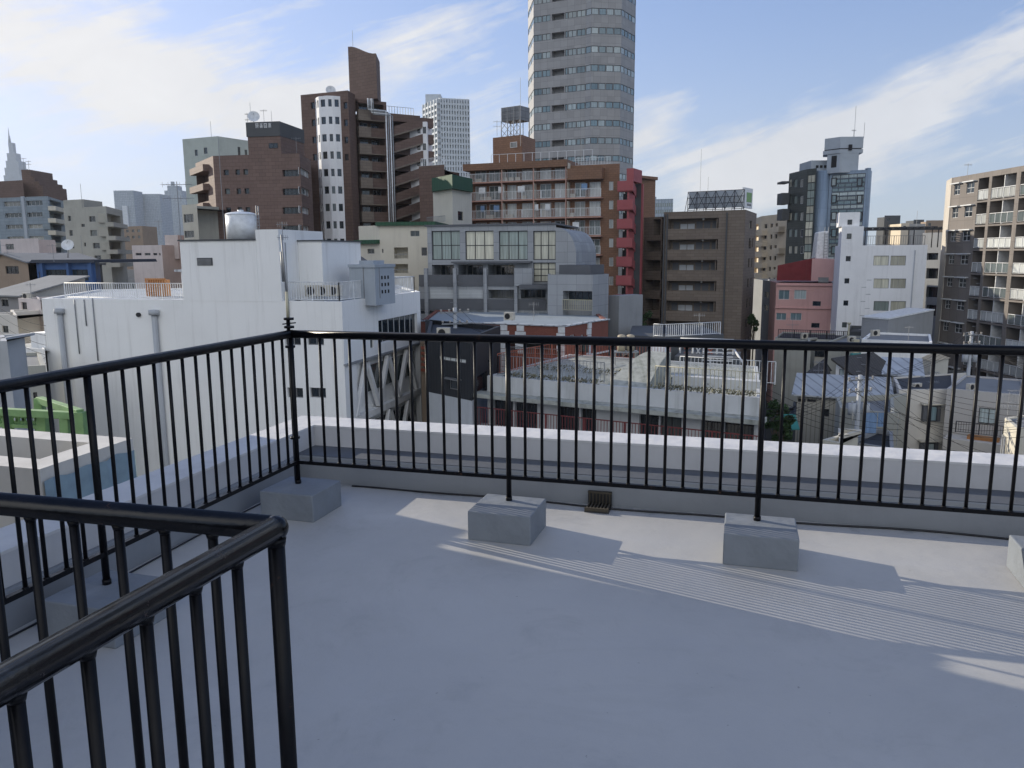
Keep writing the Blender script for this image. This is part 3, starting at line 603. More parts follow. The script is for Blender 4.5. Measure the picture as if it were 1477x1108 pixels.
m_ = MB(); pl = [f3.a, f3.b, f3b.b, f3b.b+(f3.a-f3.b)]; m_.prism([(p.x, p.y) for p in pl], zr-.4, zh); m_.build('housing', 'w_palegrey', e)
m_ = MB(); c_ = sum(pl, V())/4; m_.prism([tuple((c_+(p-c_)*1.06)[:2]) for p in pl], zh, zh+.18); m_.prism([tuple((c_+(p-c_)*.55)[:2]) for p in pl], zh+.18, zh+.4); m_.build('lid', 'w_palegrey', e)
m_ = MB()
for i in range(3):
    for j in range(3): u = f3b.L*(.3+.16*i); z = zh-.5-.42*j; f3b.box(m_, u, u+.17, z-.2, z, -.02, .02)
m_.build('openings', 'dark_open', e)
m_ = MB(); f3.box(m_, f3.L*.55, f3.L*.57, zr, zh, 0, .02); f3b.box(m_, f3b.L*.2, f3b.L*.22, zr, zh, 0, .02); m_.build('door_joint', 'frame_grey', e)
aerial(352, 165 if 0 else 200, 345, 52, 'tall thin bare pole rising behind the white cylindrical tank') if 0 else None
aerial(408, 320, 347, 44, 'TV aerial on the white lift tower beside the tank', 2)
for k in range(3): acunit(452+k*16, 428, 45.5, .9, ['outdoor unit on the white building roof, left one of three behind the railing', 'outdoor unit on the white building roof, middle one of three behind the railing', 'outdoor unit on the white building roof, right one of three behind the railing'][k], -.1, 'outdoor units on the white building roof')

# ---- F1 far stepped tower
def steps(name, label, Yd, tiers, mat, base=-20, cat='tower'):
    e = empty(name, P(tiers[-1][0], 368, Yd), label, cat)
    for k, (x0, x1, y0, y1) in enumerate(tiers):
        a, c = P(x0, y0, Yd), P(x1, y0, Yd); w_ = (c.x-a.x); m_ = MB(); zb = P(x0, y1, Yd).z if k < len(tiers)-1 else base
        m_.box(((a.x+c.x)/2, Yd+w_/2, (a.z+zb)/2), (w_, w_, a.z-zb)); m_.build('tier', mat, e)
    return e
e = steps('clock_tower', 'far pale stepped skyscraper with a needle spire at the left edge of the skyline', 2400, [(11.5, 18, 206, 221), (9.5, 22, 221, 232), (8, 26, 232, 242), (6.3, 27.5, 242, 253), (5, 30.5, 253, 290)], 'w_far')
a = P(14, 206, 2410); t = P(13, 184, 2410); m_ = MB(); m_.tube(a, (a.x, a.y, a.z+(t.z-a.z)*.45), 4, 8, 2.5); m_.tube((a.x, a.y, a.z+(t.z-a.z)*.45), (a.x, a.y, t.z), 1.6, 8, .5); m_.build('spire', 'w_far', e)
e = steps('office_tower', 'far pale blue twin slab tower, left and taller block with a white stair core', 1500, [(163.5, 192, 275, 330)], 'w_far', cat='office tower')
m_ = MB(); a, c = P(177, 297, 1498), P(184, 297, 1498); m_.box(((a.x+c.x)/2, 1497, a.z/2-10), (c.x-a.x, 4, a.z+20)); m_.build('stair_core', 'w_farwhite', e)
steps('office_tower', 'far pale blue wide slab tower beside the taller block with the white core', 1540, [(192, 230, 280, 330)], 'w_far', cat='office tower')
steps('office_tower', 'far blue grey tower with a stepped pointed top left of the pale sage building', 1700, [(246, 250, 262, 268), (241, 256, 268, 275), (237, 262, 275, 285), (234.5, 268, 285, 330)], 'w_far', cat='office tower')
# F2 / F3 / F4
b = Bld('apartment_building', 'dark brown terraced apartment building behind the blue grey one at the left edge', 'building', [(-30, 200), (33, 195)], (2, 263), 'w_dbrown', depth=15); b.finish()
m_ = MB(); zb = P(33, 263, 195).z
for (x0, x1, y) in ((31, 44, 245), (40, 50, 255), (46, 57, 262), (53, 62, 268)):
    a, c = P(x0, y, 200), P(x1, y, 200); m_.box(((a.x+c.x)/2, 204+x0*.02, (a.z-20)/2), (c.x-a.x, 8+x0*.05, a.z+20))
m_.build('terrace_block', 'w_dbrown', b.root)
aerial(35, 228, 246, 200, 'TV aerial on the dark brown terraced building at far left', 1); aerial(42, 232, 246, 200, 'second thin aerial on the dark brown terraced building at far left', 2)
b = Bld('apartment_building', 'blue grey tiled apartment building with strip windows at the left edge', 'building', [(-40, 152), (68, 146), (92, 160)], (68, 283, 1), 'w_bluegrey', depth=16)
b.grid(0, [(-30, -5), (7, 31), (39, 63)], [(290, 297), (307, 313.5), (324, 330), (341, 347), (357, 363), (374, 380), (391, 397), (408, 414), (425, 431)], 35, 310, nm=3, fm='frame_white', pm='glass', depth=.3)
for y in (294, 311, 328, 345, 362, 379): b.hole(1, b.F[1].rect(72, y-4, 88, y+4), 1.2)
b.finish()
for y in (303, 320, 337, 354, 371):
    r = b.F[1].rect(70, y-3, 90, y+3); m_ = MB(); b.F[1].box(m_, r[0], r[2], r[1], r[3], -.05, 1.2); m_.build('balcony', 'w_cream', b.root)
sub(b, 0, b.F[0].uv(33, 300)[0], b.F[0].uv(37, 300)[0], -20, b.z1+.1, -.05, .25, 'pilaster', 'w_palegrey')
b = Bld('apartment_building', 'grey beige corner apartment block with scattered small windows and stepped balconies', 'building', [(91, 132), (153, 128), (176, 140)], (120, 300, 0), 'w_beigegrey', depth=14)
for r in ((96.5, 293.5, 104, 300), (98, 311.5, 102.5, 319), (128.5, 312, 137.5, 320), (117, 323, 122.5, 327.5), (100, 332, 105, 340.5), (130, 332, 140, 340.5), (121, 350, 124, 355.5), (134, 350.5, 144, 358.5), (102.5, 350.5, 107, 358.5), (136.5, 368.5, 146, 377.5), (121.5, 369, 125, 374), (106, 369, 111, 377)):
    b.win(0, r, nm=1 if r[2]-r[0] > 6 else 0, fm='frame_grey', pm='glass_dark', depth=.2)
for y0, y1 in ((310, 323), (329, 342), (349, 361), (367, 379)): b.hole(1, b.F[1].rect(155, y0, 174, y1), 1.4)
b.finish()
m_ = MB(); a, c = P(91, 289, 132), P(120, 289, 130); m_.hexa([(a.x, a.y, b.z1-.4), (c.x, c.y, b.z1-.4), (c.x, c.y+6, b.z1-.4), (a.x, a.y+6, b.z1-.4), (a.x, a.y, a.z), (c.x, c.y, a.z), (c.x, c.y+6, a.z), (a.x, a.y+6, a.z)]); m_.build('roof_house', 'w_beigegrey', b.root)
for k, y in enumerate((323.5, 342.5, 361.5, 380)):
    r = b.F[1].rect(154, y-1, 175, y+5); m_ = MB(); b.F[1].box(m_, r[0], r[2]+k*.5, r[1], r[3], -.05, 1.0+.3*k); m_.build('balcony', 'w_beigegrey', b.root)
aerial(119, 265, 300, 130, 'thin lightning rod on the grey beige corner block')
b = Bld('low_building', 'brownish low building far behind, right of the grey beige corner block', 'building', [(178, 255), (205, 250), (226, 260)], (205, 326, 1), 'w_tan', depth=14)
b.grid(0, [(182, 186), (190, 194), (198, 202)], [(331, 335), (340, 344)], 195, 335, nm=0, pm='glass_dark'); b.finish()
b = Bld('low_building', 'pinkish white low building with a row of four small dark windows', 'building', [(190, 118), (233, 116), (268, 122)], (210, 354, 0), 'w_pinkwhite', depth=14)
for x0, x1 in ((195.5, 204), (208.5, 217), (221, 226.5), (229, 231.5)): b.win(0, (x0, 365, x1, 368.5), nm=1 if x1-x0 > 6 else 0, fm='frame_grey', pm='glass_dark')
b.finish(); m_ = MB(); a, c = P(233, 339, 118), P(268, 339, 122); m_.box(((a.x+c.x)/2, 123, (a.z+b.z1)/2-1), (c.x-a.x, 8, a.z-b.z1+2)); m_.build('roof_house', 'w_pinkwhite', b.root)
b = Bld('low_building', 'narrow grey beige building squeezed left of the brown building with red balconies', 'building', [(262, 100), (284, 98)], (272, 296), 'w_beigegrey', depth=12)
b.win(0, (265, 309, 279, 321), nm=2, pm='glass_dark'); b.win(0, (266, 333, 280, 343), nm=2, pm='glass_dark'); b.finish()
# F9 blue house
b = Bld('blue_house', 'bright blue rooftop house with two wide glazed bays and slanting end frames', 'house', [(52, 78), (137, 76)], (90, 379), 'w_bluehouse', depth=8, par=0, roofmat='roof_dark')
b.win(0, (66, 389, 99, 405), nm=4, nh=1, fm='frame_dark', pm='glass'); b.win(0, (104, 389, 131, 405), nm=3, nh=1, fm='frame_dark', pm='glass'); b.win(0, (56, 392, 61, 402), nm=0)
b.hole(0, b.F[0].rect(66, 412, 132, 424), 1.0); b.finish()
for x0, x1 in ((62, 66), (100, 103.5), (131, 136)):
    r = b.F[0].rect(x0, 378, x1, 408); m_ = MB(); f = b.F[0]; f.box(m_, r[0], r[2], r[1], r[3], 0, .35); m_.build('frame_post', 'w_bluehouse', b.root)
m_ = MB(); f = b.F[0]; m_.hexa([f.pt(-.4, b.z1, .5), f.pt(f.L+.4, b.z1, .5), f.pt(f.L+.4, b.z1, -8), f.pt(-.4, b.z1, -8), f.pt(-.2, b.z1+.3, .3), f.pt(f.L+.2, b.z1+.3, .3), f.pt(f.L+.2, b.z1+.3, -8), f.pt(-.2, b.z1+.3, -8)]); m_.build('roof', 'roof_dark', b.root)
# F11 sage building
b = Bld('office_building', 'pale sage green grey tall slab behind the brown building with the rooftop sign', 'building', [(263, 172), (314, 168), (366, 176)], (263, 201), 'w_sage', depth=14)
for r in ((281, 216, 285, 225), (294, 213, 299, 222), (328, 228, 332, 236), (343, 212, 347, 224), (353, 216, 357, 228)): b.win(0 if r[0] < 314 else 1, r, nm=0, fm='frame_grey', pm='glass_dark')
b.finish(); aerial(305, 175, 199, 172, 'thin aerial on the pale sage slab')

# ---- F12 brown building with rooftop sign
b = Bld('apartment_building', 'broad red brown tiled apartment building with a dark sign band on its tower', 'building', [(281, 112), (307, 104), (432, 102), (448, 110)], (370, 224.5, 1), 'w_brown', depth=18)
ys = ((244.5, 252.5), (272, 280), (299, 307), (326, 334)); b.grid(1, [(322.5, 330), (339.5, 346), (351, 358)], ys, 340, 250, nm=0, fm='frame_dark', pm='glass_dark', depth=.25)
for y0, y1 in ((245, 254.5), (272, 281.5), (299, 308.5), (325.5, 335)):
    b.win(1, (407.5, y0, 431.5, y1), nm=3, fm='frame_dark', pm='glass_dark', depth=.35); b.win(2, (433, y0, 446, y1), nm=2, fm='frame_white', pm='glass_pale', depth=.2)
for k in range(5): y = 250+27*k; b.hole(0, b.F[0].rect(283, y, 301, y+15), 1.1)
b.finish()
for k in range(5):
    y = 241+27*k; r = b.F[0].rect(282, y, 302, y+9.5); m_ = MB(); b.F[0].box(m_, r[0], r[2], r[1], r[3], -.05, .8); m_.build('balcony', 'w_pinkrail' if 0 else 'w_brown', b.root)
for k in range(3):
    m_ = MB(); z = b.F[1].uv(350, 262+27.3*k)[1]; b.F[1].box(m_, 0, b.F[1].L, z, z+.06, -.02, .02); m_.build('band', 'w_dbrown', b.root)
f = b.F[1]; a0, a1 = f.uv(358, 210)[0], f.uv(405, 210)[0]; zt, zm = f.uv(380, 176)[1], f.uv(380, 197)[1]
sub(b, 1, a0, a1, b.z1-.5, zm, -7, .011, 'tower', 'w_brown'); sub(b, 1, a0-.1, a1+.05, zm, zt, -7.1, .12, 'tower_top', 'w_dgrey')
r = f.rect(388, 206.5, 401, 214); b.win(1, (r[0], r[1], r[2], r[3]), nm=1, px=False, d=.012, fm='frame_dark', pm='glass_dark')
m_ = MB()   # sign characters on the dark band: five blocky white glyphs
def glyph(m_, f, s0, z0, w_, h_, segs, d):
    for (x0, y0, x1, y1) in segs: f.box(m_, s0+w_*x0, s0+w_*x1, z0+h_*y0, z0+h_*y1, d, d+.04)
gl = [[(0, .85, 1, 1), (0, .45, 1, .58), (.1, 0, .25, .9), (.75, 0, .9, .9), (.1, .2, .9, .3)], [(.05, .8, .95, .95), (.4, 0, .6, 1), (0, .4, 1, .52), (.1, 0, .25, .4), (.75, 0, .9, .4)],
      [(0, .85, 1, 1), (0, 0, .15, 1), (.85, 0, 1, 1), (.3, .5, .7, .62), (.3, .2, .7, .32), (0, 0, 1, .1)], [(.1, .6, .9, .75), (0, .9, 1, 1), (.42, 0, .58, 1), (.1, 0, .22, .75), (.78, 0, .9, .75), (.1, .3, .9, .4)]]
r = f.rect(368.5, 178, 393, 184.5, d=.12); wg = (r[2]-r[0])/4
for k in range(4): glyph(m_, f, r[0]+wg*k, r[1], wg*.72, r[3]-r[1], gl[k], .12)
m_.build('sign_lettering', 'white_paint', b.root)
a, c = P(407, 206, 106), P(421, 206, 106); e = empty('water_tank', a, 'rust red square tank on legs beside the dark sign band tower', 'water tank')
m_ = MB(); zt_ = P(407, 192, 106).z; m_.box(((a.x+c.x)/2, 107, (a.z+zt_)/2+.1), (c.x-a.x, 1.8, zt_-a.z)); m_.build('tank_shell', 'w_brown', e)
m_ = MB()
for x in (a.x+.1, c.x-.1):
    for y in (106.3, 107.7): m_.tube((x, y, b.z1-.5), (x, y, a.z+.1), .06, 5)
m_.build('legs', 'steel', e)
aerial(357, 163, 176, 104, 'TV aerial with crossed rods at the left end of the dark sign band', 2); dish(366, 169, 104, .75, 'grey satellite dish above the dark sign band', 176); aerial(381, 158, 177, 104, 'cellular antenna mast above the dark sign band', 1)
aerial(392, 160, 176, 105, 'cluster of thin whip aerials on the sign tower'); aerial(362, 148, 176, 106, 'tall whip aerial behind the satellite dish'); aerial(428, 198, 224, 104, 'black cellular antenna on the right of the broad brown roof', 1)
e = aerial(324, 198, 345, 60, 'tall grey pole standing left of the white cylindrical tank', 0)

# ---- F13 brown tower with white faceted bay
b = Bld('apartment_tower', 'tall dark brown tower with a white faceted window bay and outside stairs', 'building', [(438.5, 116), (506, 113), (516, 116)], (470, 137, 0), 'w_dbrown', depth=20, pyref=240)
f = b.F[0]
ysF = [(145.5+24.9*k, 156+24.9*k) for k in range(9)]
for k in range(4):
    y0, y1 = ysF[k]; b.win(0, (448.5+k, y0+2, 454+k, y1+1), nm=0, fm='frame_dark', pm='glass_dark', depth=.2); b.win(0, (495.5+k*.6, y0+2, 501+k*.6, y1+1), nm=0, fm='frame_dark', pm='glass_dark', depth=.2)
bot = f.uv(480, 358)[1]; b.z0 = -20
# corridor side: open galleries
bq = Bld('x', '', '', [(516, 116.2), (557, 118.5)], (530, 143), 'w_dbrown', depth=14, parent=b.root)
bs = Bld('x', '', '', [(557, 118.5), (606, 121)], (580, 163), 'w_dbrown', depth=12, parent=b.root)
g = Face(bq.p[0], bs.p[1]); gq = bq.F[0].L
yb = [(150+24.2*k, 160.5+24.2*k) for k in range(8)]
xg0, xg1 = 518, 556
gz = [(g.uv(540, y1)[1], g.uv(540, y0)[1]) for y0, y1 in yb]; gs0, gs1, gs2 = g.uv(xg0, 230)[0], g.uv(xg1, 230)[0], g.uv(602, 230)[0]
topz = g.uv(560, 163)[1]
for k, (z0, z1) in enumerate(gz):
    bq.hole(0, (gs0, z0, min(gs1, gq-.1), z1), 1.6)
    if k: bs.hole(0, (gs1+1.2-gq, z0, gs2-.6-gq, z1+.2), 2.2)
bq.finish('gallery_wall'); bs.finish('stair_wall')
b.finish()
for k, (z0, z1) in enumerate(gz):
    for a in range(2):
        u = gs0+.8+a*1.7; b.F[2] = g; b.win(2, (u, z0+.0, u+1.2, z1-.2), px=False, nm=1, d=-1.6, fm='frame_grey', pm='glass_dark', name='window', cut=False)
    h = gz[k-1][0]-z1 if k else 1.2
    m_ = MB(); g.box(m_, gs0-.1, gs0+1.7, z0-1.35, z0-.02, -.05, .7); m_.build('balcony', 'w_taupe', b.root)
    m_ = MB(); g.box(m_, gs0-.15, gs1+.1, z0-1.5, z0-1.36, -.05, .75); m_.build('slab_edge', 'w_taupe', b.root)
    # stair flight: sloping parapet with pale lower edge
    if k:
        p0, p1 = gs1+1.0, gs2+.3; zl, zh = z0-1.0, z0+.55
        m_ = MB(); m_.hexa([g.pt(p0, zl, 1.2), g.pt(p1, zh, 1.2), g.pt(p1, zh, 1.05), g.pt(p0, zl, 1.05), g.pt(p0, zl+1.25, 1.2), g.pt(p1, zh+1.25, 1.2), g.pt(p1, zh+1.25, 1.05), g.pt(p0, zl+1.25, 1.05)]); o = m_.build('stair_flight', 'w_dbrown', b.root)
        m_ = MB(); m_.hexa([g.pt(p0-.4, zl-.25, 1.25), g.pt(p1, zh-.25, 1.25), g.pt(p1, zh-.25, -.1), g.pt(p0-.4, zl-.25, -.1), g.pt(p0-.4, zl-.01, 1.25), g.pt(p1, zh-.01, 1.25), g.pt(p1, zh-.01, -.1), g.pt(p0-.4, zl-.01, -.1)]); m_.build('stair_soffit', 'w_taupe', o)
        m_ = MB(); g.box(m_, p1, p1+1.9, zh-.1, zh+1.25, .0, 1.2); m_.build('landing', 'w_dbrown', b.root)
        m_ = MB(); m_.sphere(g.pt(p1+1.0, zh-.3, 1.0), .17, 8, 6); m_.build('landing_lamp', 'lamp_off', b.root)
m_ = MB(); cen = f.pt((f.uv(476, 200)[0]), 0, 0); hw = (f.uv(492, 200)[0]-f.uv(456, 200)[0])/2; zt = f.uv(476, 140.5)[1]; s_c = f.uv(475, 200)[0]
prof = [(-hw, 0), (-hw*.62, .75), (-.02*hw-.3*hw, 1.15), (hw*.32, 1.15), (hw*.66, .75), (hw, 0)]
pv = [f.pt(s_c+a, 0, d+.02) for a, d in prof]
bay = Bld('bay', '', '', [(p, None) for p in pv], (0, 0), 'w_white2', z0=bot, ztop=zt, depth=.05, par=0, parent=b.root)
for i in range(5):
    fb = bay.F[i]
    for (y0, y1) in ysF:
        z0, z1 = f.uv(476, y1)[1], f.uv(476, y0)[1]; ins = .22*fb.L; bay.win(i, (ins, z0, fb.L-ins, z1), px=False, nm=0, fm='frame_dark', pm='glass_dark', depth=.15)
bay.finish('bay_wall')
# right hand white bay and low brown wing
f5 = Face(P(601, 230, 120), P(617, 230, 119.8)); m_ = MB(); f5.box(m_, 0, f5.L, -20, P(601, 176, 120).z, -3, 0); m_.build('bay_wall', 'w_white2', b.root)
f6 = Face(P(617, 230, 119.8), P(621, 230, 121.5)); m_ = MB(); f6.box(m_, 0, f6.L, -20, P(617, 177, 120).z, -3, 0); m_.build('bay_wall', 'w_white2', b.root)
for y0 in (183, 207, 230):
    for (x0, x1) in ((602, 606.5), (610, 614.5)):
        r = f5.rect(x0, y0, x1, y0+9.5); m_ = MB(); f5.box(m_, r[0], r[2], r[1], r[3], .003, .05); o = m_.build('window', 'frame_dark', b.root); m_ = MB(); f5.box(m_, r[0]+.06, r[2]-.06, r[1]+.06, r[3]-.06, .05, .07); m_.build('pane', 'glass_dark', o)
lw = Bld('x', '', '', [(604, 112), (641, 110)], (620, 240), 'w_dbrown', depth=10, parent=b.root); lw.finish('wing_wall')
m_ = MB(); lw.F[0].bars(m_, .2, lw.F[0].L-.1, lw.z1+.05, lw.z1+1.0, -.3, step=.3, r=.025); m_.build('wing_railing', 'white_paint', b.root)
# service tower above
tp = [P(503, 100, 119), P(543, 100, 116), P(548.5, 100, 119)]; zl, zr_ = tp[0], tp[1]; z_a, z_b, z_c = P(504, 67.5, 119).z, P(520, 73, 118).z, P(543, 77, 116).z
bk = V((-.3, 5, 0)); m_ = MB(); a, c, d_ = xy(tp[0]), xy(tp[1]), xy(tp[2]); n = 8; base = b.z1-.5
def tz(k): t = k/n; return z_a+(z_c-z_a)*(3*t*t-2*t**3)
for k in range(n):
    p, q = a.lerp(c, k/n), a.lerp(c, (k+1)/n)
    m_.hexa([p+V((0, 0, base)), q+V((0, 0, base)), q+bk+V((0, 0, base)), p+bk+V((0, 0, base)), p+V((0, 0, tz(k))), q+V((0, 0, tz(k+1))), q+bk+V((0, 0, tz(k+1))), p+bk+V((0, 0, tz(k)))])
m_.build('service_tower', 'w_dbrown', b.root)
# steps of the roof towards the right are cut by lower blocks; ducts
for k in range(4):
    m_ = MB(); q = g.pt(g.uv(553+k*3, 230)[0], 0, 1.55); zt_ = g.uv(556, 163)[1]-.2*k; m_.tube((q.x, q.y, -5), (q.x, q.y, zt_), .09, 8)
    q2 = g.pt(g.uv(528+k*2.4, 230)[0], 0, 1.55); m_.tube((q.x, q.y, zt_), (q2.x, q2.y, zt_), .09, 8); m_.tube((q2.x, q2.y, zt_), (q2.x, q2.y, g.uv(530, 145)[1]), .09, 8); m_.build('duct', 'steel' if k % 2 else 'white_paint', b.root)
m_ = MB(); g.bars(m_, gs1+.5, gs2-.3, bs.z1+.05, bs.z1+1.0, -.3, step=.4, r=.025); m_.build('roof_railing', 'steel', b.root)
dish(477, 131, 116, .7, 'dark satellite dish on the roof above the white faceted bay', 137); aerial(509, 44, 67, 118, 'thin whip aerial on top of the windowless brown service tower')

# ---- F14 far white residential tower
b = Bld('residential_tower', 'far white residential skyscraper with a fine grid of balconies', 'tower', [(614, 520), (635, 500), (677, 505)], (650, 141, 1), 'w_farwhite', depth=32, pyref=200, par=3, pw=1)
b.finish()
H = b.z1+20; nfl = 36
for i in (0, 1):
    f = b.F[i]; m1, m2 = MB(), MB(); nb = 5 if i == 0 else 11
    f.box(m1, .2, f.L-.2, -10, b.z1-3.4, .01, .3)
    for k in range(nfl): z = b.z1-3-3.35*k; f.box(m2, 0, f.L, z-1.25, z, -.05, 1.7)
    for k in range(nb+1): u = f.L*k/nb; f.box(m2, max(0, u-.45), min(f.L, u+.45), -15, b.z1-.5, -.05, 1.95)
    m1.build('window_wall', 'glass_sky', b.root); m2.build('balcony_grid', 'w_farwhite', b.root)
m_ = MB(); a, c = P(614, 137, 515), P(634, 137, 505); m_.box(((a.x+c.x)/2, 522, a.z-2.5), (c.x-a.x, 18, 5)); m_.build('roof_frame', 'w_farwhite', b.root)

# ---- F15 / F16
b = Bld('stair_tower', 'white and tan rooftop tower with a dark green metal cap', 'building', [(624, 92), (652, 88), (680, 93)], (652, 256, 1), 'w_cream', depth=8, par=0)
b.F[0]; b.win(1, (660.5, 305, 668, 318), nm=0, nh=1, fm='frame_dark', pm='glass_dark'); b.finish()
m_ = MB(); f = b.F[1]; f.box(m_, .01, f.L, -10, f.uv(665, 273)[1], .004, .02); b.win
pl = [p for p in b.p]; c_ = sum(pl, V())/4; m_ = MB(); m_.prism([tuple((c_+(p-c_)*1.04)[:2]) for p in pl], P(652, 273, 88).z, P(652, 254.5, 88).z+.1); m_.build('green_cap', 'w_green', b.root)
m_ = MB(); b.F[0].bars(m_, .1, b.F[0].L-.1, b.F[0].uv(640, 320)[1], b.F[0].uv(640, 313)[1], .9, step=.2); m_.build('balcony_railing', 'steel', b.root)
b = Bld('apartment_building', 'cream rendered building with dark green roof fascia and a recessed balcony', 'building', [(517, 82), (547, 80.5), (625, 80)], (590, 325, 1), 'w_cream', depth=12, par=0)
b.win(1, (592, 333, 605, 341), nm=1, fm='frame_grey', pm='glass'); b.win(0, (541.5, 358.5, 547.5, 366), nm=0) if 0 else None
for r in ((551, 359, 553, 365), (608, 357, 616, 369)): b.win(1, r, nm=0, pm='glass_dark')
b.hole(1, b.F[1].rect(568.5, 357, 588.5, 373), 1.2); b.hole(1, b.F[1].rect(568.5, 381, 588.5, 394), 1.2); b.win(0, (530, 359, 540, 366), nm=1, pm='glass_dark')
b.finish()
for y in (368, 390):
    m_ = MB(); f = b.F[1]; r = f.rect(568.5, y-1, 588.5, y+6); f.bars(m_, r[0], r[2], r[1], r[3], -.1, step=.15); m_.build('balcony_railing', 'steel', b.root)
f = b.F[1]; m_ = MB(); f.box(m_, -.3, f.L+.3, b.z1-.05, b.z1+.32, -12, .35); m_.build('green_fascia', 'w_green', b.root)
f = b.F[0]; m_ = MB(); z = f.uv(532, 352)[1]; f.box(m_, -.3, f.L-.01, z, z+.4, -.1, .5); m_.build('green_fascia', 'w_green', b.root)
b2 = Bld('house', 'brown building with a sloping dark blue metal roof at the foot of the brown tower', 'house', [(438, 70), (505, 67), (520, 72)], (470, 376), 'w_brown', depth=8, par=0)
b2.win(0, (446, 381, 456, 392), nm=0, pm='glass_dark'); b2.win(0, (440, 393, 473, 398), nm=5, fm='frame_white', pm='glass_sky'); b2.finish()
m_ = MB(); A, B_, C_, E_ = P(447, 358, 74), P(505, 359, 74), P(532, 377, 68), P(487, 379, 66); m_.hexa([A-V((0, 0, .25)), E_-V((0, 0, .25)), C_-V((0, 0, .25)), B_-V((0, 0, .25)), A, E_, C_, B_]); m_.build('roof', 'roof_dark', b2.root)

# ---- F17 octagonal skyscraper
b = Bld('skyscraper', 'tall grey granite faceted skyscraper with ribbon windows, cut by the top edge of the photo', 'skyscraper', [(762, 184), (769.8, 174.5), (844, 169.6), (852, 168.5), (895, 169.5), (915, 175.5)], (852, -70, 3), 'w_granite', depth=34, pyref=130, par=0)
cc_ = sum(b.p, V())/len(b.p)
f = b.F[3]; rows = [(-15.5, -6), (12, 21.6), (39.5, 49.3), (66.5, 76.3), (93.4, 103.3), (120, 129.6), (146.7, 156), (173, 182.4), (198.4, 207.7), (224, 232.5)]; rows = [(-43, -33)]+rows
zs = [(f.uv(870, y1)[1], f.uv(870, y0)[1]) for y0, y1 in rows]
dz = (zs[1][1]-zs[-1][1])/(len(zs)-2)
zs += [(zs[-1][0]-dz*k, zs[-1][1]-dz*k) for k in (1, 2, 3, 4)]
for i in range(5):
    f = b.F[i]
    n = {0: 2, 1: 6, 2: 1, 3: 4, 4: 4}[i]; W = f.L/n
    for (z0, z1) in zs:
        for k in range(n):
            s0, s1 = W*k+.04, W*(k+1)-.04
            if i == 1 and k == 2: b.hole(1, (s0+.2, z0, s1+1.2, z1), 1.6); continue
            if i == 1 and k == 3: s0 += 1.3
            b.win(i, (s0, z0, s1, z1), px=False, nm=1 if W > 2 else 0, fm='frame_tower', pm='glass_sky', depth=.10, fw_=.13) if 'frame_tower' in MATS else b.win(i, (s0, z0, s1, z1), px=False, nm=1 if s1-s0 > 1.7 else 0, fm='frame_dark', pm='glass_sky', depth=.10, fw_=.09)
b.finish()
for i in range(5):
    f = b.F[i]; m_ = MB()
    for k in range(1, 3): u = f.L*k/3; f.box(m_, u-.03, u+.03, -15, b.z1-1, -.06, .006) if 0 else None
# ---- F18 orange brown apartments with pink stair
b = Bld('apartment_building', 'orange brown tiled apartment building with long white railed balconies and a pink outside stair', 'building', [(679, 120), (869, 113), (893, 112.2)], (700, 246, 0), 'w_orange', depth=16, pyref=300)
f = b.F[0]; rowsY = [(263, 257), (290.5, 284), (317, 311), (344, 338.5), (371, 367), (397, 394)]
zfl = [f.uv(869, y)[1] for _, y in rowsY]; dz = (zfl[0]-zfl[4])/4
zfl = [zfl[0]-dz*k for k in range(8)]
s822 = f.uv(822, 300)[0]; sl = [f.uv(x, 300)[0] for x in (679.5, 729, 774, 822, 868)]
doors = [(686, 702), (706, 721), (732, 745), (753, 768), (779, 795), (800, 816), (829, 844), (850, 866)]
for k, z in enumerate(zfl):
    top = z+2.15
    for j, (x0, x1) in enumerate(doors):
        if k == 0 and j > 5: continue
        u0, u1 = f.uv(x0, 300)[0], f.uv(x1, 300)[0]; b.win(0, (u0, z+.12, u1, top), px=False, nm=1, fm='frame_white', pm='glass_pale', depth=.12, fw_=.07)
fy = b.F[1]
for k in range(8):
    y0 = 262+27.4*k; b.win(1, (878.5, y0, 884.5, y0+12.5), nm=0, fm='frame_white', pm='glass_pale', depth=.1)
b.finish()
for k, z in enumerate(zfl):
    e_ = sl[3] if k == 0 else sl[4]+.2
    m_ = MB(); f.box(m_, -.2, e_, z-.17, z, -.05, 1.35); o = m_.build('balcony_slab', 'w_slabpink', b.root)
    m_ = MB(); f.bars(m_, -.15, e_-.05, z+.12, z+1.15, 1.3, step=.22, r=.02, top=.035, post=2.6); m_.build('balcony_railing', 'white_paint', o)
    for s in sl[1:4]: m_ = MB(); f.box(m_, s-.04, s+.04, z+.02, z+2.2, 0, 1.2); m_.build('partition', 'w_cream', o)
    for j in range(5): u = random.uniform(.5, e_-1.5); m_ = MB(); f.box(m_, u, u+.7, z+.01, z+.6, .15, .5); m_.build('outdoor_unit', 'beige_paint', o)
    if k in (1, 2, 3):
        for j in range(4): u = random.uniform(1, e_-2); m_ = MB(); f.box(m_, u, u+random.uniform(.5, 1.1), z+1.0, z+1.9, 1.05, 1.08); m_.build('laundry', 'blue_tarp' if (k+j) % 3 == 2 else 'white_paint', o)
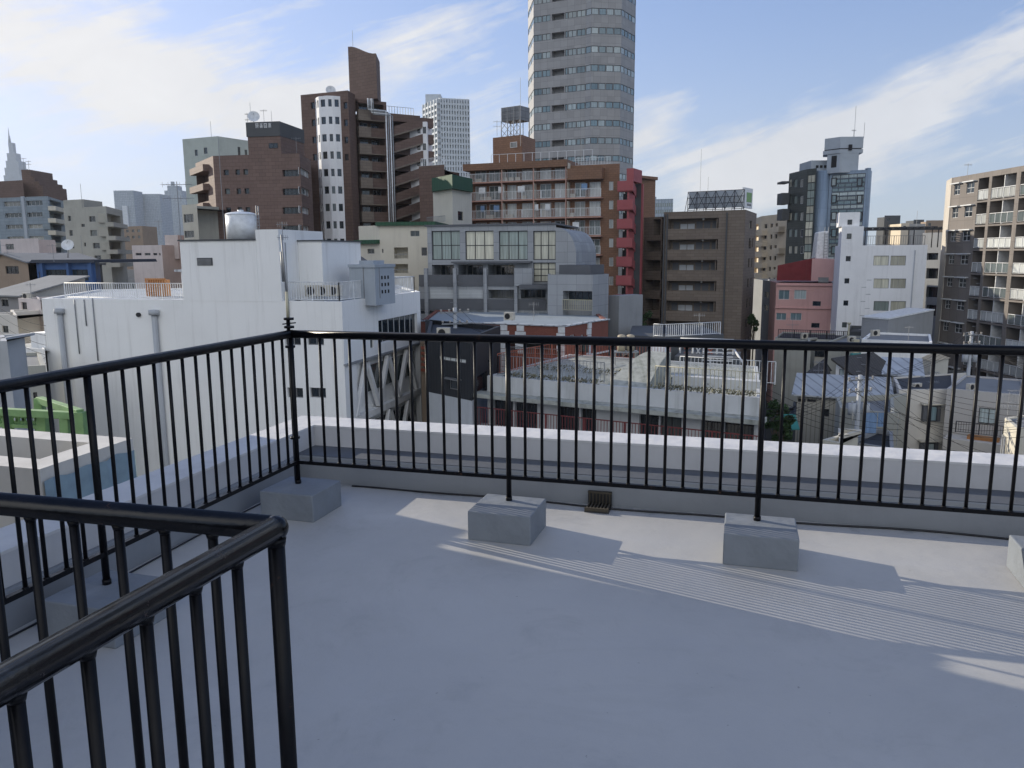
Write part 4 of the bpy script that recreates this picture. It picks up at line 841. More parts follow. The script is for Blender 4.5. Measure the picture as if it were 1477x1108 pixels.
# solid brown balcony top right, roof slab
m_ = MB(); f.box(m_, s822, fy.L*.0+f.L+.2, zfl[0]-.2, zfl[0]+1.35, -.05, 1.5); m_.build('solid_balcony', 'w_orange', b.root)
zr0 = f.uv(700, 240)[1]; m_ = MB(); f.box(m_, -.5, s822, b.z1-.2, b.z1+.75, -10, 1.6); m_.build('roof_slab', 'w_orange', b.root)
m_ = MB()
for s in (sl[1], sl[2], sl[3]-.2): f.box(m_, s-.06, s+.06, -18, b.z1-.2, 1.36, 1.46)
m_.build('downpipes', 'w_slabpink', b.root)
m_ = MB(); f.bars(m_, 3, s822+3, b.z1+.8, b.z1+2.2, -1, step=1.2, r=.03, top=.035); f.bars(m_, sl[4]-4, sl[4]+1, b.z1+.1, b.z1+1.0, -.4, step=.4, r=.02); m_.build('roof_railing', 'white_paint', b.root)
# penthouse
fp = Face(P(711, 215, 124), P(753, 215, 121)); fq = Face(fp.b, P(772, 215, 126)); zt = P(730, 196, 122).z
m_ = MB(); m_.prism([(p.x, p.y) for p in (fp.a, fp.b, fq.b, fq.b+(fp.a-fp.b))], b.z1-.2, zt); m_.build('penthouse', 'w_orange', b.root)
for (x0, y0, x1, y1) in ((736, 205, 746, 213),): r = fp.rect(x0, y0, x1, y1); b.box(0, 'penthouse_window', 'frame_white', r, 0, .1, px=False) if 0 else None
m_ = MB(); r = fp.rect(736, 205, 746, 213); fp.box(m_, r[0], r[2], r[1], r[3], .005, .06); o = m_.build('window', 'frame_white', b.root); m_ = MB(); fp.box(m_, r[0]+.08, r[2]-.08, r[1]+.08, r[3]-.08, .06, .08); m_.build('pane', 'glass', o)
# panel tank on a frame
A, B_ = P(723, 176, 124), P(750, 176, 122); zt2 = P(736, 154, 123).z; e = empty('water_tank', (A.x, A.y, zt), 'grey panelled cube water tank on a steel lattice frame above the orange brown building', 'water tank')
ft = Face(A, B_); m_ = MB(); ft.box(m_, 0, ft.L, A.z, zt2, -2.6, 0); m_.build('tank_shell', 'w_tankpanel', e); m_ = MB()
for u in (0, ft.L/3, 2*ft.L/3, ft.L):
    for d in (0, -2.5): m_.tube(ft.pt(u, zt, d), ft.pt(u, A.z, d), .07, 6)
m_.build('legs', 'steel', e); m_ = MB()
for j in range(3):
    u0, u1 = ft.L*j/3, ft.L*(j+1)/3
    for (za, zb) in ((zt, (zt+A.z)/2), ((zt+A.z)/2, A.z)): m_.tube(ft.pt(u0, za), ft.pt(u1, zb), .04, 5); m_.tube(ft.pt(u1, za), ft.pt(u0, zb), .04, 5)
m_.build('bracing', 'steel', e); m_ = MB()
for u in (.1, ft.L/3, 2*ft.L/3, ft.L-.1): ft.box(m_, u-.05, u+.05, A.z, zt2, 0, .06)
for z in ((A.z+zt2)/2,): ft.box(m_, 0, ft.L, z-.03, z+.03, .0, .055)
m_.build('straps', 'steel', e)
aerial(751, 112, 211, 119, 'tall white pole beside the panelled cube tank'); aerial(717, 174, 196, 122, 'TV aerial left of the cube tank', 2); aerial(838, 200, 235, 110, 'white roof aerial above the solid brown balcony', 1)
# pink stair
ps = Face(P(890, 300, 110.5), P(912.5, 300, 109.5)); pr = Face(ps.b, P(921, 300, 117))
m_ = MB(); ps.box(m_, .1, ps.L, -20, P(900, 262, 110).z, -5, -4.5); ps.box(m_, ps.L-.9, ps.L-.65, -20, P(900, 262, 110).z, -3, -.3); m_.build('stair_wall', 'w_pinkrail', b.root)
m_ = MB(); ps.box(m_, -.6, ps.L-.2, -20, P(900, 262, 110).z, -4.45, -4.35); m_.build('stair_shaft', 'w_dgrey', b.root)
for k in range(9):
    z1 = ps.uv(900, 261+27.3*k)[1]; z0 = z1-1.3
    m_ = MB(); ps.box(m_, 0, ps.L, z0, z1, -.15, 0); m_.hexa([pr.pt(0, z0, 0), pr.pt(pr.L, z0-1.2, 0), pr.pt(pr.L, z0-1.2, -.15), pr.pt(0, z0, -.15), pr.pt(0, z1-.001, 0), pr.pt(pr.L, z1-1.2, 0), pr.pt(pr.L, z1-1.2, -.15), pr.pt(0, z1-.001, -.15)]); ps.box(m_, 0, ps.L-.1, z0-.12, z0+.03, -1.5, -.1)
    o = m_.build('stair_parapet', 'w_pinkrail', b.root)
    m_ = MB(); m_.sphere(ps.pt(ps.L*.4, z0-.3, -.4), .13, 8, 5); m_.build('stair_lamp', 'lamp_off', o)
m_ = MB(); ps.box(m_, ps.L*.55, ps.L, P(900, 262, 110).z, P(900, 243, 110).z, -4, -.2); m_.build('stair_head', 'w_pinkrail', b.root)
lwg = Bld('x', '', '', [(912, 126), (922, 125)], (917, 252), 'w_orange', depth=6, parent=b.root); lwg.finish('rear_wall')
# block out of view on the left, added and shaped to shade the deck
nb0 = V((-5.369, 7.189, 0))
nb = Bld('near_block', 'plain grey unseen block close on the left, out of view, added to shade the deck', 'building', [(nb0-E2*16-E1*9, None), (nb0-E2*16, None), (nb0, None)], (0, 0), 'w_grey', ztop=6.2, back=[tuple((nb0-E1*9)[:2])])
for k in range(5):
    for j in range(3): nb.win(1, (2+3*k, -1.5-3*j+4, 3.5+3*k, -.2-3*j+4), px=False, nm=1, fm='frame_grey', pm='glass_dark')
nb.finish()
tn = math.tan(math.radians(18.6)); q_ = V((-.409, 4.049, 0))+V((-.845, .535, 0))*6.2; dn = V((.535, .845, 0)); de_ = V((-.845, .535, 0))
m_ = MB(); m_.prism([tuple((q_-dn*.6)[:2]), tuple((q_+dn*.31)[:2]), tuple((q_+dn*.31+de_*.5)[:2]), tuple((q_-dn*.6+de_*.5)[:2])], -20, 6.2*tn); m_.build('shade_box', 'w_grey', nb.root)  # low unseen box added to shade the deck up to the lit patch
# leaning wedge added on the corner: its slanting edge trims the light strip
c0 = V((-5.369, 7.189, 0)); z0_, z1_ = 5.95*tn, 8.3*tn; m_ = MB(); a_, b_ = c0-dn*.3, c0+dn*.004
m_.hexa([c0-dn*.3+V((0, 0, z0_)), b_+V((0, 0, z0_)), b_+de_*.2+V((0, 0, z0_)), c0-dn*.3+de_*.2+V((0, 0, z0_)), c0-dn*.3+V((0, 0, z1_)), c0+dn*.12+V((0, 0, z1_)), c0+dn*.12+de_*.2+V((0, 0, z1_)), c0-dn*.3+de_*.2+V((0, 0, z1_))]); m_.build('shade_wedge', 'w_grey', nb.root)
# ---- F19 concrete building with big windows and rounded roof end
b = Bld('concrete_building', 'bare concrete modern building with four huge upper windows and a rounded roof corner', 'building', [(616, 73), (802, 70)], (616, 327, 0), 'w_conc', depth=12, par=0, pyref=330, z0=None or -1)
f = b.F[0]; b.z0 = f.uv(700, 409.5)[1]
for (x0, x1) in ((622.5, 663.5), (671, 712), (719.5, 761), (769, 802.5)): 
    r = f.rect(x0, 333, x1 if x1 < 800 else 801.5, 375); o = None; b.win(0, r, px=False, nm=2, nh=1, fm='frame_dark', pm='glass_big' if 'glass_big' in MATS else 'glass_reflect', depth=.25, fw_=.07)
b.win(0, f.rect(769, 379, 801.5, 407), px=False, nm=2, nh=2, fm='frame_dark', pm='glass_reflect', depth=.25, fw_=.07)
for (x0, x1) in ((623, 655), (661, 697), (704, 742)):
    b.hole(0, f.rect(x0, 382, x1, 399), 2.2)
b.finish()
for (x0, x1) in ((625, 653), (664, 695), (706, 740)): r = f.rect(x0, 383, x1, 398); b.win(0, r, px=False, nm=3, fm='frame_grey', pm='glass', d=-2.2, cut=False)
# rounded end: quarter round profile extruded back
m_ = MB(); L0 = f.L; zt = b.z1; zb = b.z0; s831 = f.uv(831, 372)[0]; ww = s831-L0; prof = [(L0, zb), (s831, zb), (s831, f.uv(831, 368)[1])]
for k in range(1, 8): t = k/8*PI/2; prof.append((L0+ww*math.cos(t), f.uv(831, 368)[1]+(zt-.25-f.uv(831, 368)[1])*math.sin(t)))
prof.append((L0, zt-.25)); i0 = [f.pt(a, z, 0) for a, z in prof]; i1 = [f.pt(a, z, -12) for a, z in prof]
m_.poly(i0); m_.poly(i1[::-1])
for k in range(len(prof)): j = (k+1) % len(prof); m_.quad(i0[k], i1[k], i1[j], i0[j])
m_.build('rounded_end', 'w_conc', b.root)
m_ = MB(); f.box(m_, -.2, L0, b.z1, b.z1+.15, -12, .15); m_.build('roof_edge', 'w_panel', b.root)
m_ = MB(); f.box(m_, f.uv(655, 378)[0], f.uv(768, 378)[0], f.uv(700, 379.5)[1], f.uv(700, 377)[1], .0, .9); f.box(m_, f.uv(757, 411)[0], f.uv(816, 411)[0], f.uv(780, 415)[1], f.uv(780, 409.5)[1], -.5, 2.2); m_.build('canopy', 'w_panel', b.root)
# terraces below
tb = Bld('x', '', '', [(604, 72.5), (790, 69.5)], (700, 409.5), 'w_conc', depth=10, par=0, parent=b.root, z0=-20)
tb.z1 = b.z0-.01; ft = tb.F[0]
for (x0, x1) in ((704, 742), (751, 787)): tb.hole(0, ft.rect(x0, 418, x1, 431), 1.5)
tb.hole(0, ft.rect(606, 449, 698, 453), .6)
tb.finish('terrace_wall')
for (x0, x1) in ((704, 742), (751, 785)): r = ft.rect(x0, 418, x1, 431); tb.win(0, r, px=False, nm=3, fm='frame_grey', pm='glass', d=-1.5, cut=False)
for k, (x0, x1) in enumerate(((605, 655), (660, 698), (703, 742))):
    r = ft.rect(x0, 398, x1, 412.6); sub(tb, 0, r[0], r[2], r[1], r[3]+.1, .0, .12, 'parapet_panel', 'w_panel')
for (x0, x1) in ((605, 655), (660, 698), (703, 742), (747, 788)):
    r = ft.rect(x0, 431.5, x1, 447); sub(tb, 0, r[0], r[2], r[1], r[3], .0, .12, 'parapet_panel', 'w_panel')
for (x0, x1) in ((621, 655), (662, 697)):
    r = ft.rect(x0, 418, x1, 430.8); sub(tb, 0, r[0], r[2], r[1], r[3], .0, .08, 'shutter', 'w_shutter')
for x in (614, 655.5, 699, 743):
    r = ft.rect(x, 387, x+4.5, 458); sub(tb, 0, r[0], r[2], r[1], r[3], .0, .35, 'pillar', 'w_conc')
r = ft.rect(745, 387, 770, 412); sub(tb, 0, r[0], r[2], r[1], r[3], .01, .7, 'side_wall', 'w_conc')
# right volume
rb_ = Bld('x', '', '', [(790, 67), (855, 65), (878, 68)], (820, 396), 'w_conc', depth=8, par=.3, parent=b.root)
rb_.hole(0, rb_.F[0].rect(812, 420, 854, 459), 1.0)
rb_.finish('annex_wall'); rb_.win(0, rb_.F[0].rect(814, 421, 852, 434), px=False, nm=3, nh=0, d=-1.0, fm='frame_dark', pm='glass', cut=False)
r = rb_.F[0].rect(812, 433, 854, 447); m_ = MB(); rb_.F[0].bars(m_, r[0], r[2], r[1], r[3], .03, step=.16, r=.015, top=.03); m_.build('balcony_railing', 'old_sleeve', b.root)
m_ = MB(); q = P(818, 396, 66); rb_.F[0].box(m_, .6, 3.5, rb_.z1+.0, rb_.z1+.8, -4, -1); m_.build('roof_box', 'w_panel', b.root)
m_ = MB(); q0, q1 = P(878, 426, 69), P(893, 428, 68); fx = Face(q0, q1); fx.box(m_, 0, fx.L, -20, q0.z, -3, 0); m_.build('lift_shaft', 'w_grey', b.root)
# ---- F20 brick house with white quoins
b = Bld('brick_house', 'red brick house with white corner quoins and a flat blue grey roof, behind the railing', 'house', [(607, 60), (815, 54.5), (852, 58), (877, 60)], (815, 471, 1), 'w_brick', depth=12, par=.12, pw=.3, roofmat='roof_flat')
F = b.F
b.hole(0, F[0].rect(733, 492, 812, 508), 1.6); b.hole(0, F[0].rect(735, 528, 812, 545), 1.2)
b.win(1, (822, 483, 829, 494), nm=1, nh=1, fm='frame_white', pm='glass'); b.win(1, (829.5, 521, 835, 531), nm=1, nh=1, fm='frame_white', pm='glass'); b.win(1, (838, 483, 842, 494), nm=1, fm='frame_white')
b.finish()
for u in (.5, 3.2): 
    z0, z1 = F[0].uv(770, 545)[1], F[0].uv(770, 528)[1]; a = F[0].uv(738, 535)[0]+u; b.win(0, (a, z0, a+2.2, z1), px=False, d=-1.2, cut=False, nm=1, fm='frame_white', pm='glass')
    z0, z1 = F[0].uv(770, 508)[1], F[0].uv(770, 492)[1]; b.win(0, (a, z0, a+2.2, z1), px=False, d=-1.6, cut=False, nm=1, fm='frame_dark', pm='glass_dark')
for i in (0, 1, 2):
    f = F[i]
    for (y0, y1) in ((521, 518.5),): z0, z1 = F[0].uv(800, y0)[1], F[0].uv(800, y1)[1]; sub(b, i, -.05, f.L+.05, z0, z1, -.05, .09, 'string_course', 'white_paint')
    m_ = MB(); f.box(m_, -.1, f.L+.1, b.z1-.02, b.z1+.06, -.32, .12); m_.build('roof_edge', 'roof_white', b.root)
for i, px_ in ((0, 727), (0, 751), (0, 811), (1, 849.5)):
    f = F[i]; u = f.uv(px_, 475)[0]; m_ = MB(); z = b.z1-.03; k = 0
    while z > b.z1-8.5: w_ = .42 if k % 2 else .28; f.box(m_, max(0, u-w_), min(f.L, u+w_), z-.42, z-.02, -.02, .07 if not (k < 1) else .10); z -= .44; k += 1
    m_.build('quoins', 'white_paint', b.root)
r = F[0].rect(734, 494, 812, 509); m_ = MB(); F[0].bars(m_, r[0], r[2], r[1], r[3]-.4, .3, step=.16, r=.012); m_.build('balcony_railing', 'steel', b.root)
sub(b, 0, r[0]-.1, r[2]+.1, r[1]-1.3, r[1]-.1, -.02, .35, 'balcony_front', 'w_brick')
# ---- F21 black corrugated house
b = Bld('black_house', 'black corrugated metal house with a grey ground floor, behind the railing left of centre', 'house', [(616, 46), (679, 43), (722, 50)], (679, 487, 1), 'w_black', depth=8, par=.3, roofmat='roof_dark')
F = b.F; b.win(0, (633, 516, 672, 521.5), nm=4, fm='frame_grey', pm='glass_pale', depth=.1, fw_=.03); b.win(0, (648, 546, 662, 562), nm=0, fm='frame_grey', pm='glass_dark', depth=.1); b.win(1, (686, 540, 702, 566), nm=0, fm='frame_dark', pm='glass_dark') ; b.win(1, (704, 518, 709, 525), nm=0, fm='frame_dark', pm='glass_dark')
b.finish(); zg = F[0].uv(650, 572)[1]
for i in (0, 1): sub(b, i, -.01, F[i].L+.01, -19.9, zg, -.05, .03+.002*i, 'ground_floor', 'w_lgrey')
m_ = MB(); r = F[0].rect(644, 545, 666, 547); F[0].box(m_, r[0], r[2], r[1], r[1]+.06, .0, .35); m_.build('window_hood', 'frame_grey', b.root)
b = Bld('low_building', 'small orange red timber clad balcony house between the braced white building and the black house', 'house', [(606, 52), (630, 51)], (616, 488), 'w_tan', depth=6, par=0)
b.hole(0, b.F[0].rect(611, 497, 624, 535), .8); b.finish()
for k in range(5): r = b.F[0].rect(610, 500+8*k, 624, 504+8*k); sub(b, 0, r[0], r[2], r[1], r[3], -.3, .2, 'cladding_board', 'rust_red')
r = b.F[0].rect(624.5, 494, 629, 537); sub(b, 0, r[0], r[2], r[1], r[3], -.05, .35, 'post', 'w_tan')
# ---- F22 aged white building with mossy terraces
b = Bld('terrace_building', 'weathered white low building with mossy roof terraces and a green stained eave', 'building', [(703, 44), (1098, 36.5)], (1098, 574, 1), 'w_aged', depth=11, par=.15, roofmat='w_mossy', pyref=574)
f = b.F[0]; zb = b.z1; ze = f.uv(1000, 592)[1]
wz0, wz1 = f.uv(900, 632)[1], f.uv(900, 595)[1]
for (x0, x1) in ((712, 740), (743, 775), (805, 835), (838, 860), (922, 950), (952, 983), (1011, 1040), (1045, 1088)):
    u0, u1 = f.uv(x0, 610)[0], f.uv(x1, 610)[0]; b.win(0, (u0, wz0-1.2, u1, wz1), px=False, nm=1 if x1-x0 > 25 else 0, fm='frame_dark', pm='glass_dark', depth=.25)
b.finish(); sub(b, 0, -.5, f.L+.3, ze-.22, ze, -.05, .95, 'eave', 'w_mossy')
m_ = MB(); f.bars(m_, -.3, f.L+.2, ze-1.85, ze-.8, .85, step=.17, r=.014, top=.03, post=2.2); m_.build('gallery_railing', 'red_rail', b.root)
sub(b, 0, -.4, f.L+.25, ze-2.15, ze-1.9, -.05, .95, 'gallery_slab', 'w_aged')
# curved mossy hood (aged roof over stair)
s0, s1 = f.uv(869, 560)[0], f.uv(930, 560)[0]; n = 8; m_ = MB(); pr = []
zt = P(900, 512, 43).z
for k in range(n+1):
    t = k/n; pr.append((-.0-5.2*t, zb-.3+(zt-zb+.3)*math.sin(t*PI/2)))
for k in range(n):
    (d0, z0), (d1, z1) = pr[k], pr[k+1]; w0, w1 = .35*(k/n), .35*((k+1)/n)
    m_.quad(f.pt(s0+w0*2, z0+1.0*(k > 0)*0, d0), f.pt(s1-w0, z0, d0), f.pt(s1-w1, z1, d1), f.pt(s0+w1*2, z1, d1), True)
    m_.quad(f.pt(s0+w0*2, zb-.4, d0), f.pt(s0+w0*2, z0, d0), f.pt(s0+w1*2, z1, d1), f.pt(s0+w1*2, zb-.4, d1)); m_.quad(f.pt(s1-w0, z0, d0), f.pt(s1-w0, zb-.4, d0), f.pt(s1-w1, zb-.4, d1), f.pt(s1-w1, z1, d1))
m_.quad(f.pt(s0+.7, zb-.4, -5.2), f.pt(s0+.7, zt, -5.2), f.pt(s1-.35, zt, -5.2), f.pt(s1-.35, zb-.4, -5.2)); m_.build('curved_hood', 'w_mossy', b.root)
# terrace planting strips
def clumps(name, lab, seg, n, mat, size, cat='plants', kind=None):
    m_ = MB()
    for _ in range(n):
        a, c, wd, hh = random.choice(seg); t = random.random(); p = a.lerp(c, t)+V((random.uniform(-wd, wd), random.uniform(-wd, wd), random.uniform(0, hh)))
        q = V((random.gauss(0, 1), random.gauss(0, 1), random.gauss(0, 1))).normalized(); u = q.orthogonal().normalized(); w_ = q.cross(u); k = size*random.uniform(.5, 1.3)
        m_.poly([p+u*k, p+w_*k*.5, p-u*k, p-w_*k*.5])
    o = m_.build(name, mat); tag(o, lab, cat, kind=kind or 'stuff'); return o
clumps('moss_growth', 'moss and small weeds growing along the terrace edge left of the curved hood', [(f.pt(1, zb, -.35), f.pt(s0-.3, zb, -.35), .3, .25), (f.pt(1, zb-.1, -4.5), f.pt(s0-.5, zb-.1, -4.5), .5, .3)], 600, 'moss', .09)
clumps('moss_growth', 'moss and weeds along the terrace edge right of the curved hood', [(f.pt(s1+.3, zb, -.35), f.pt(f.L-.3, zb, -.35), .3, .22), (f.pt(s1+.5, zb-.1, -3.5), f.pt(f.L-.5, zb-.1, -3.5), .8, .25)], 700, 'moss', .09)
fence('terrace_railing', [f.pt(.3, zb, -.7), f.pt(s0-.2, zb, -.7)], 1.1, 'steel', 'pale terrace railing left of the curved mossy hood', step=.2, r=.013)
fence('terrace_railing', [f.pt(s1+.3, zb, -.7), f.pt(f.L-.2, zb, -.7)], 1.1, 'old_sleeve', 'pale yellowish terrace railing right of the curved mossy hood', step=.2, r=.013)
fence('terrace_railing', [f.pt(.3, zb, -.7), f.pt(1.2, zb, -10.5), f.pt(s0+.2, zb, -10.5)], 1.2, 'rust_red', 'rusty orange railing at the back of the left mossy terrace', step=.2, r=.013)
fence('terrace_railing', [f.pt(s1+.5, zb, -4.2), f.pt(f.L-.2, zb, -4.2)], 1.2, 'frame_white', 'white railing at the middle of the right mossy terrace', step=.2, r=.013)
sub(b, 0, s1+.6, f.L-.4, zb-.2, zb+.35, -3.2, -2.6, 'planter', 'w_aged')
# block behind: blue white skylight roof with raised steel trusses
B2 = Bld('rooftop_building', 'blue white flat roofed building with steel roof trusses, behind the mossy terraces', 'building', [(934, 52), (1064, 50)], (1000, 535), 'w_palegrey', depth=12, par=.2)
for k in range(8): u = B2.F[0].L*(.02+k*.12); B2.win(0, (u+.05, B2.z1-2.6, u+.75, B2.z1-1.0), px=False, nm=0, fm='frame_white', pm='glass_sky', depth=.1)
B2.finish(); g = B2.F[0]
sub(B2, 0, g.uv(963, 530)[0], g.uv(1058, 530)[0], B2.z1-.1, g.uv(1000, 519)[1]-.2, -7, -3, 'plant_room', 'w_dgrey'); sub(B2, 0, .0, g.uv(957, 530)[0], B2.z1-.1, B2.z1+1.6, -3, -.3, 'white_screen', 'w_white')
for k in range(6):
    z = B2.z1+.2+.28*k; sub(B2, 0, g.uv(1006, 530)[0], g.uv(1052, 530)[0], z, z+.07, -2.9, -2.8, 'louvre', 'frame_white')
e = empty('roof_frame', g.pt(g.L/2, B2.z1, -4), 'white and rust coloured steel truss frame on the flat roof behind the mossy terraces', 'steel frame')
m_, m2 = MB(), MB(); za, zb2 = B2.z1+.2, P(1000, 491, 55).z
xs_ = [g.uv(x, 500)[0] for x in (966, 986, 1003, 1024, 1050)]
for u in xs_: m_.tube(g.pt(u, B2.z1, -5), g.pt(u, zb2, -5), .07, 6)
for k, (u, v) in enumerate(zip(xs_, xs_[1:])):
    mm = m2 if k % 2 == 0 else m_; mm.tube(g.pt(u, za, -5), g.pt(v, zb2-.2, -5), .05, 5); mm.tube(g.pt(v, za, -5), g.pt(u, zb2-.2, -5), .05, 5)
m_.tube(g.pt(xs_[0], zb2, -5), g.pt(xs_[-1], zb2, -5), .08, 6); m_.tube(g.pt(xs_[-1], zb2-.6, -5), g.pt(xs_[-1]+1.2, B2.z1, -2), .08, 6)
m_.build('frame', 'frame_white', e); m2.build('bracing', 'rust_red', e)
B3 = Bld('plant_house', 'dark metal clad rooftop house with a white railing on top, below the brown apartment block', 'building', [(908, 60), (960, 58), (1044, 60)], (960, 483), 'w_dgrey', depth=8, par=0); B3.finish()
fence('roof_railing', [B3.F[0].pt(2, B3.z1, -.2), B3.F[1].pt(0, B3.z1, -.2), B3.F[1].pt(B3.F[1].L-.2, B3.z1, -.2)], .95, 'white_paint', 'white railing on the dark rooftop house below the brown apartment block', step=.18, r=.018)
aerial(1008, 452, 481, 58, 'pale TV aerial above the white railing on the dark rooftop house', 2)
q = P(902, 512, 47); e = empty('water_heater', q, 'two beige cylinder tanks on a steel stand beside the mossy hood', 'tank')
for k in (0, 1): m_ = MB(); m_.tube((q.x-.25+k*.55, q.y, q.z+.25), (q.x-.25+k*.55, q.y, q.z+1.15), .24, 14); m_.sphere((q.x-.25+k*.55, q.y, q.z+1.15), .24, 14, 4, z0=.001, sq=.4); m_.build('tank_shell', 'roof_beige', e)
m_ = MB(); m_.box((q.x, q.y, q.z+.2), (1.5, .7, .08))
for k in (-1, 1):
    for j in (-1, 1): m_.tube((q.x+k*.65, q.y+j*.3, q.z-.6), (q.x+k*.65, q.y+j*.3, q.z+.2), .03, 5)
m_.build('stand', 'steel', e)
B4 = Bld('low_building', 'plain grey flat roofed building below the pink stair tower', 'building', [(872, 62), (935, 58)], (905, 520), 'w_grey', depth=12, par=.3); B4.finish()

# ---- F23 taupe gallery apartment block with billboard
b = Bld('apartment_building', 'taupe brown apartment block with five open galleries and a billboard on its roof', 'building', [(955.5, 112), (1072, 107), (1088, 118)], (1072, 302.5, 1), 'w_taupe', depth=10, pyref=390)
f = b.F[0]; rowsG = [(315.4, 330), (345.7, 360), (375.5, 390), (405.6, 419.6), (434.5, 449.4)]; GZ = [(f.uv(1000, y1)[1], f.uv(1000, y0)[1]) for y0, y1 in rowsG]; dz = (GZ[0][0]-GZ[4][0])/4
GZ += [(GZ[4][0]-dz*k, GZ[4][1]-dz*k) for k in (1, 2)]
u0, u1 = f.uv(962, 390)[0], f.uv(1034, 390)[0]
for z0, z1 in GZ: b.hole(0, (u0, z0, u1, z1+.02), 1.5)
for (x, y) in ((1083, 318), (1082, 347)): b.win(1, (x-2, y, x+1.5, y+12), nm=0, fm='frame_dark', pm='glass_dark')
for k in range(1, 7): z = GZ[k][0]+.3; b.win(1, (4.8, z, 6.2, z+1.3), px=False, nm=0, fm='frame_dark', pm='glass_dark'); b.win(1, (8.2, z, 9.4, z+1.3), px=False, nm=0, fm='frame_dark', pm='glass_dark')
b.finish()
for k, (z0, z1) in enumerate(GZ):
    m_ = MB(); a = f.uv(976, 390)[0]
    for j in (0, 1.05): f.box(m_, a+j, a+j+.95, z0-.3, z1-.65, -1.49, -1.42)
    m_.build('meter_door', 'w_lgrey', b.root)
    m_ = MB()
    for x in (966, 999, 1010, 1022): a = f.uv(x, 390)[0]; f.box(m_, a, a+.85, z0-.8, z1-.35, -1.49, -1.44)
    m_.build('flat_door', 'w_panel', b.root)
    m_ = MB(); a = f.uv(1011, 390)[0]; m_.sphere(f.pt(a, z1-.1, -.5), .15, 8, 5); m_.build('gallery_lamp', 'lamp_off', b.root)
    m_ = MB(); f.box(m_, u1-.35, u1-.2, z0-.2, z1, -1.2, -.3); m_.build('fin', 'w_taupe', b.root)
m_ = MB()
for x in (957, 961, 1046): a = f.uv(x, 390)[0]; f.box(m_, a-.09, a+.09, -20, b.z1-.3, .003, .2)
m_.build('downpipes', 'w_dgrey', b.root)
lwg = Bld('x', '', '', [(929, 118), (955.5, 115.5)], (940, 314), 'w_taupe', depth=6, parent=b.root, par=0); fl_ = lwg.F[0]
lwg.hole(0, (fl_.L-1.6, lwg.z1-2.6, fl_.L-.3, lwg.z1-.3), 3)
for z0, z1 in GZ[1:]: lwg.hole(0, (.4, z0-.2, fl_.L-.2, z1), 2.0)
lwg.finish('wing_wall')
# billboard seen from behind
fb = Face(P(992, 300, 113), P(1073, 300, 109)); zb0, zb1 = P(1000, 303, 112).z, fb.uv(1073, 273.5)[1]; e = empty('billboard', fb.pt(fb.L/2, zb0), 'rooftop billboard seen from behind, with a white side panel bearing a green square', 'billboard')
m_ = MB(); fb.box(m_, 0, fb.L, zb0+.2, zb1, -.55, -.45); m_.build('panel_back', 'w_palegrey', e); m_ = MB(); n = 6
for k in range(n+1):
    u = fb.L*k/n; m_.tube(fb.pt(u, zb0-.5, .0), fb.pt(u, zb1, 0), .05, 5); m_.tube(fb.pt(u, zb0-.5, 1.4), fb.pt(u, zb1-.4, 0), .04, 5)
    if k < n: v = fb.L*(k+1)/n; m_.tube(fb.pt(u, zb0, 0), fb.pt(v, zb1, 0), .04, 5); m_.tube(fb.pt(v, zb0, 0), fb.pt(u, zb1, 0), .04, 5)
for k in range(4): z = zb0+(zb1-zb0)*k/3; m_.tube(fb.pt(0, z, .0), fb.pt(fb.L, z, .0), .045, 5)
m_.build('truss', 'frame_dark', e)
fs = Face(P(1073, 300, 109), P(1085, 300, 112)); m_ = MB(); fs.box(m_, 0, fs.L, zb0+.1, zb1+.3, -.3, 0); m_.build('side_panel', 'white_paint', e); r = fs.rect(1077, 278, 1084, 292); m_ = MB(); fs.box(m_, r[0], r[2], r[1], r[3], .003, .04); m_.build('green_square', 'green_paint', e)
r = fs.rect(1077.5, 294, 1083, 297); m_ = MB(); glyph(m_, fs, r[0], r[1], (r[2]-r[0])*.45, r[3]-r[1], gl[1], .0); glyph(m_, fs, r[0]+(r[2]-r[0])*.55, r[1], (r[2]-r[0])*.45, r[3]-r[1], gl[2], .0); m_.build('lettering', 'frame_dark', e)
aerial(1009, 215, 303, 112, 'tall whip aerial on the taupe gallery apartment block', 0); aerial(1021, 255, 278, 112, 'short thin aerial right of the tall whip on the taupe block')
# behind, left gap
b = Bld('apartment_building', 'small cream apartment building glimpsed between the pink stairs and the taupe block', 'building', [(921, 175), (950, 170)], (935, 318), 'w_lit', depth=12)
b.grid(0, [(929, 934), (938, 943)], [(325+13*k, 331+13*k) for k in range(9)], 935, 350, nm=0, pm='glass_dark'); b.finish()
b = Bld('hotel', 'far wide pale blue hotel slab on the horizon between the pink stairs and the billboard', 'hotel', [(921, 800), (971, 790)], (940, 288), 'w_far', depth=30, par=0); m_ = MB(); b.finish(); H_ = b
f = b.F[0]; m_ = MB()
for k in range(7):
    z = b.z1-4-6.5*k
    for j in range(16): u = f.L*(j+.2)/16; f.box(m_, u, u+f.L/16*.55, z-3.5, z, .0, .3)
o = m_.build('window_band', 'glass_reflect', b.root); a, c = P(932, 284, 805), P(947, 284, 805); m_ = MB(); m_.box(((a.x+c.x)/2, 812, a.z-6), (c.x-a.x, 12, 12)); m_.build('roof_house', 'w_far', b.root)
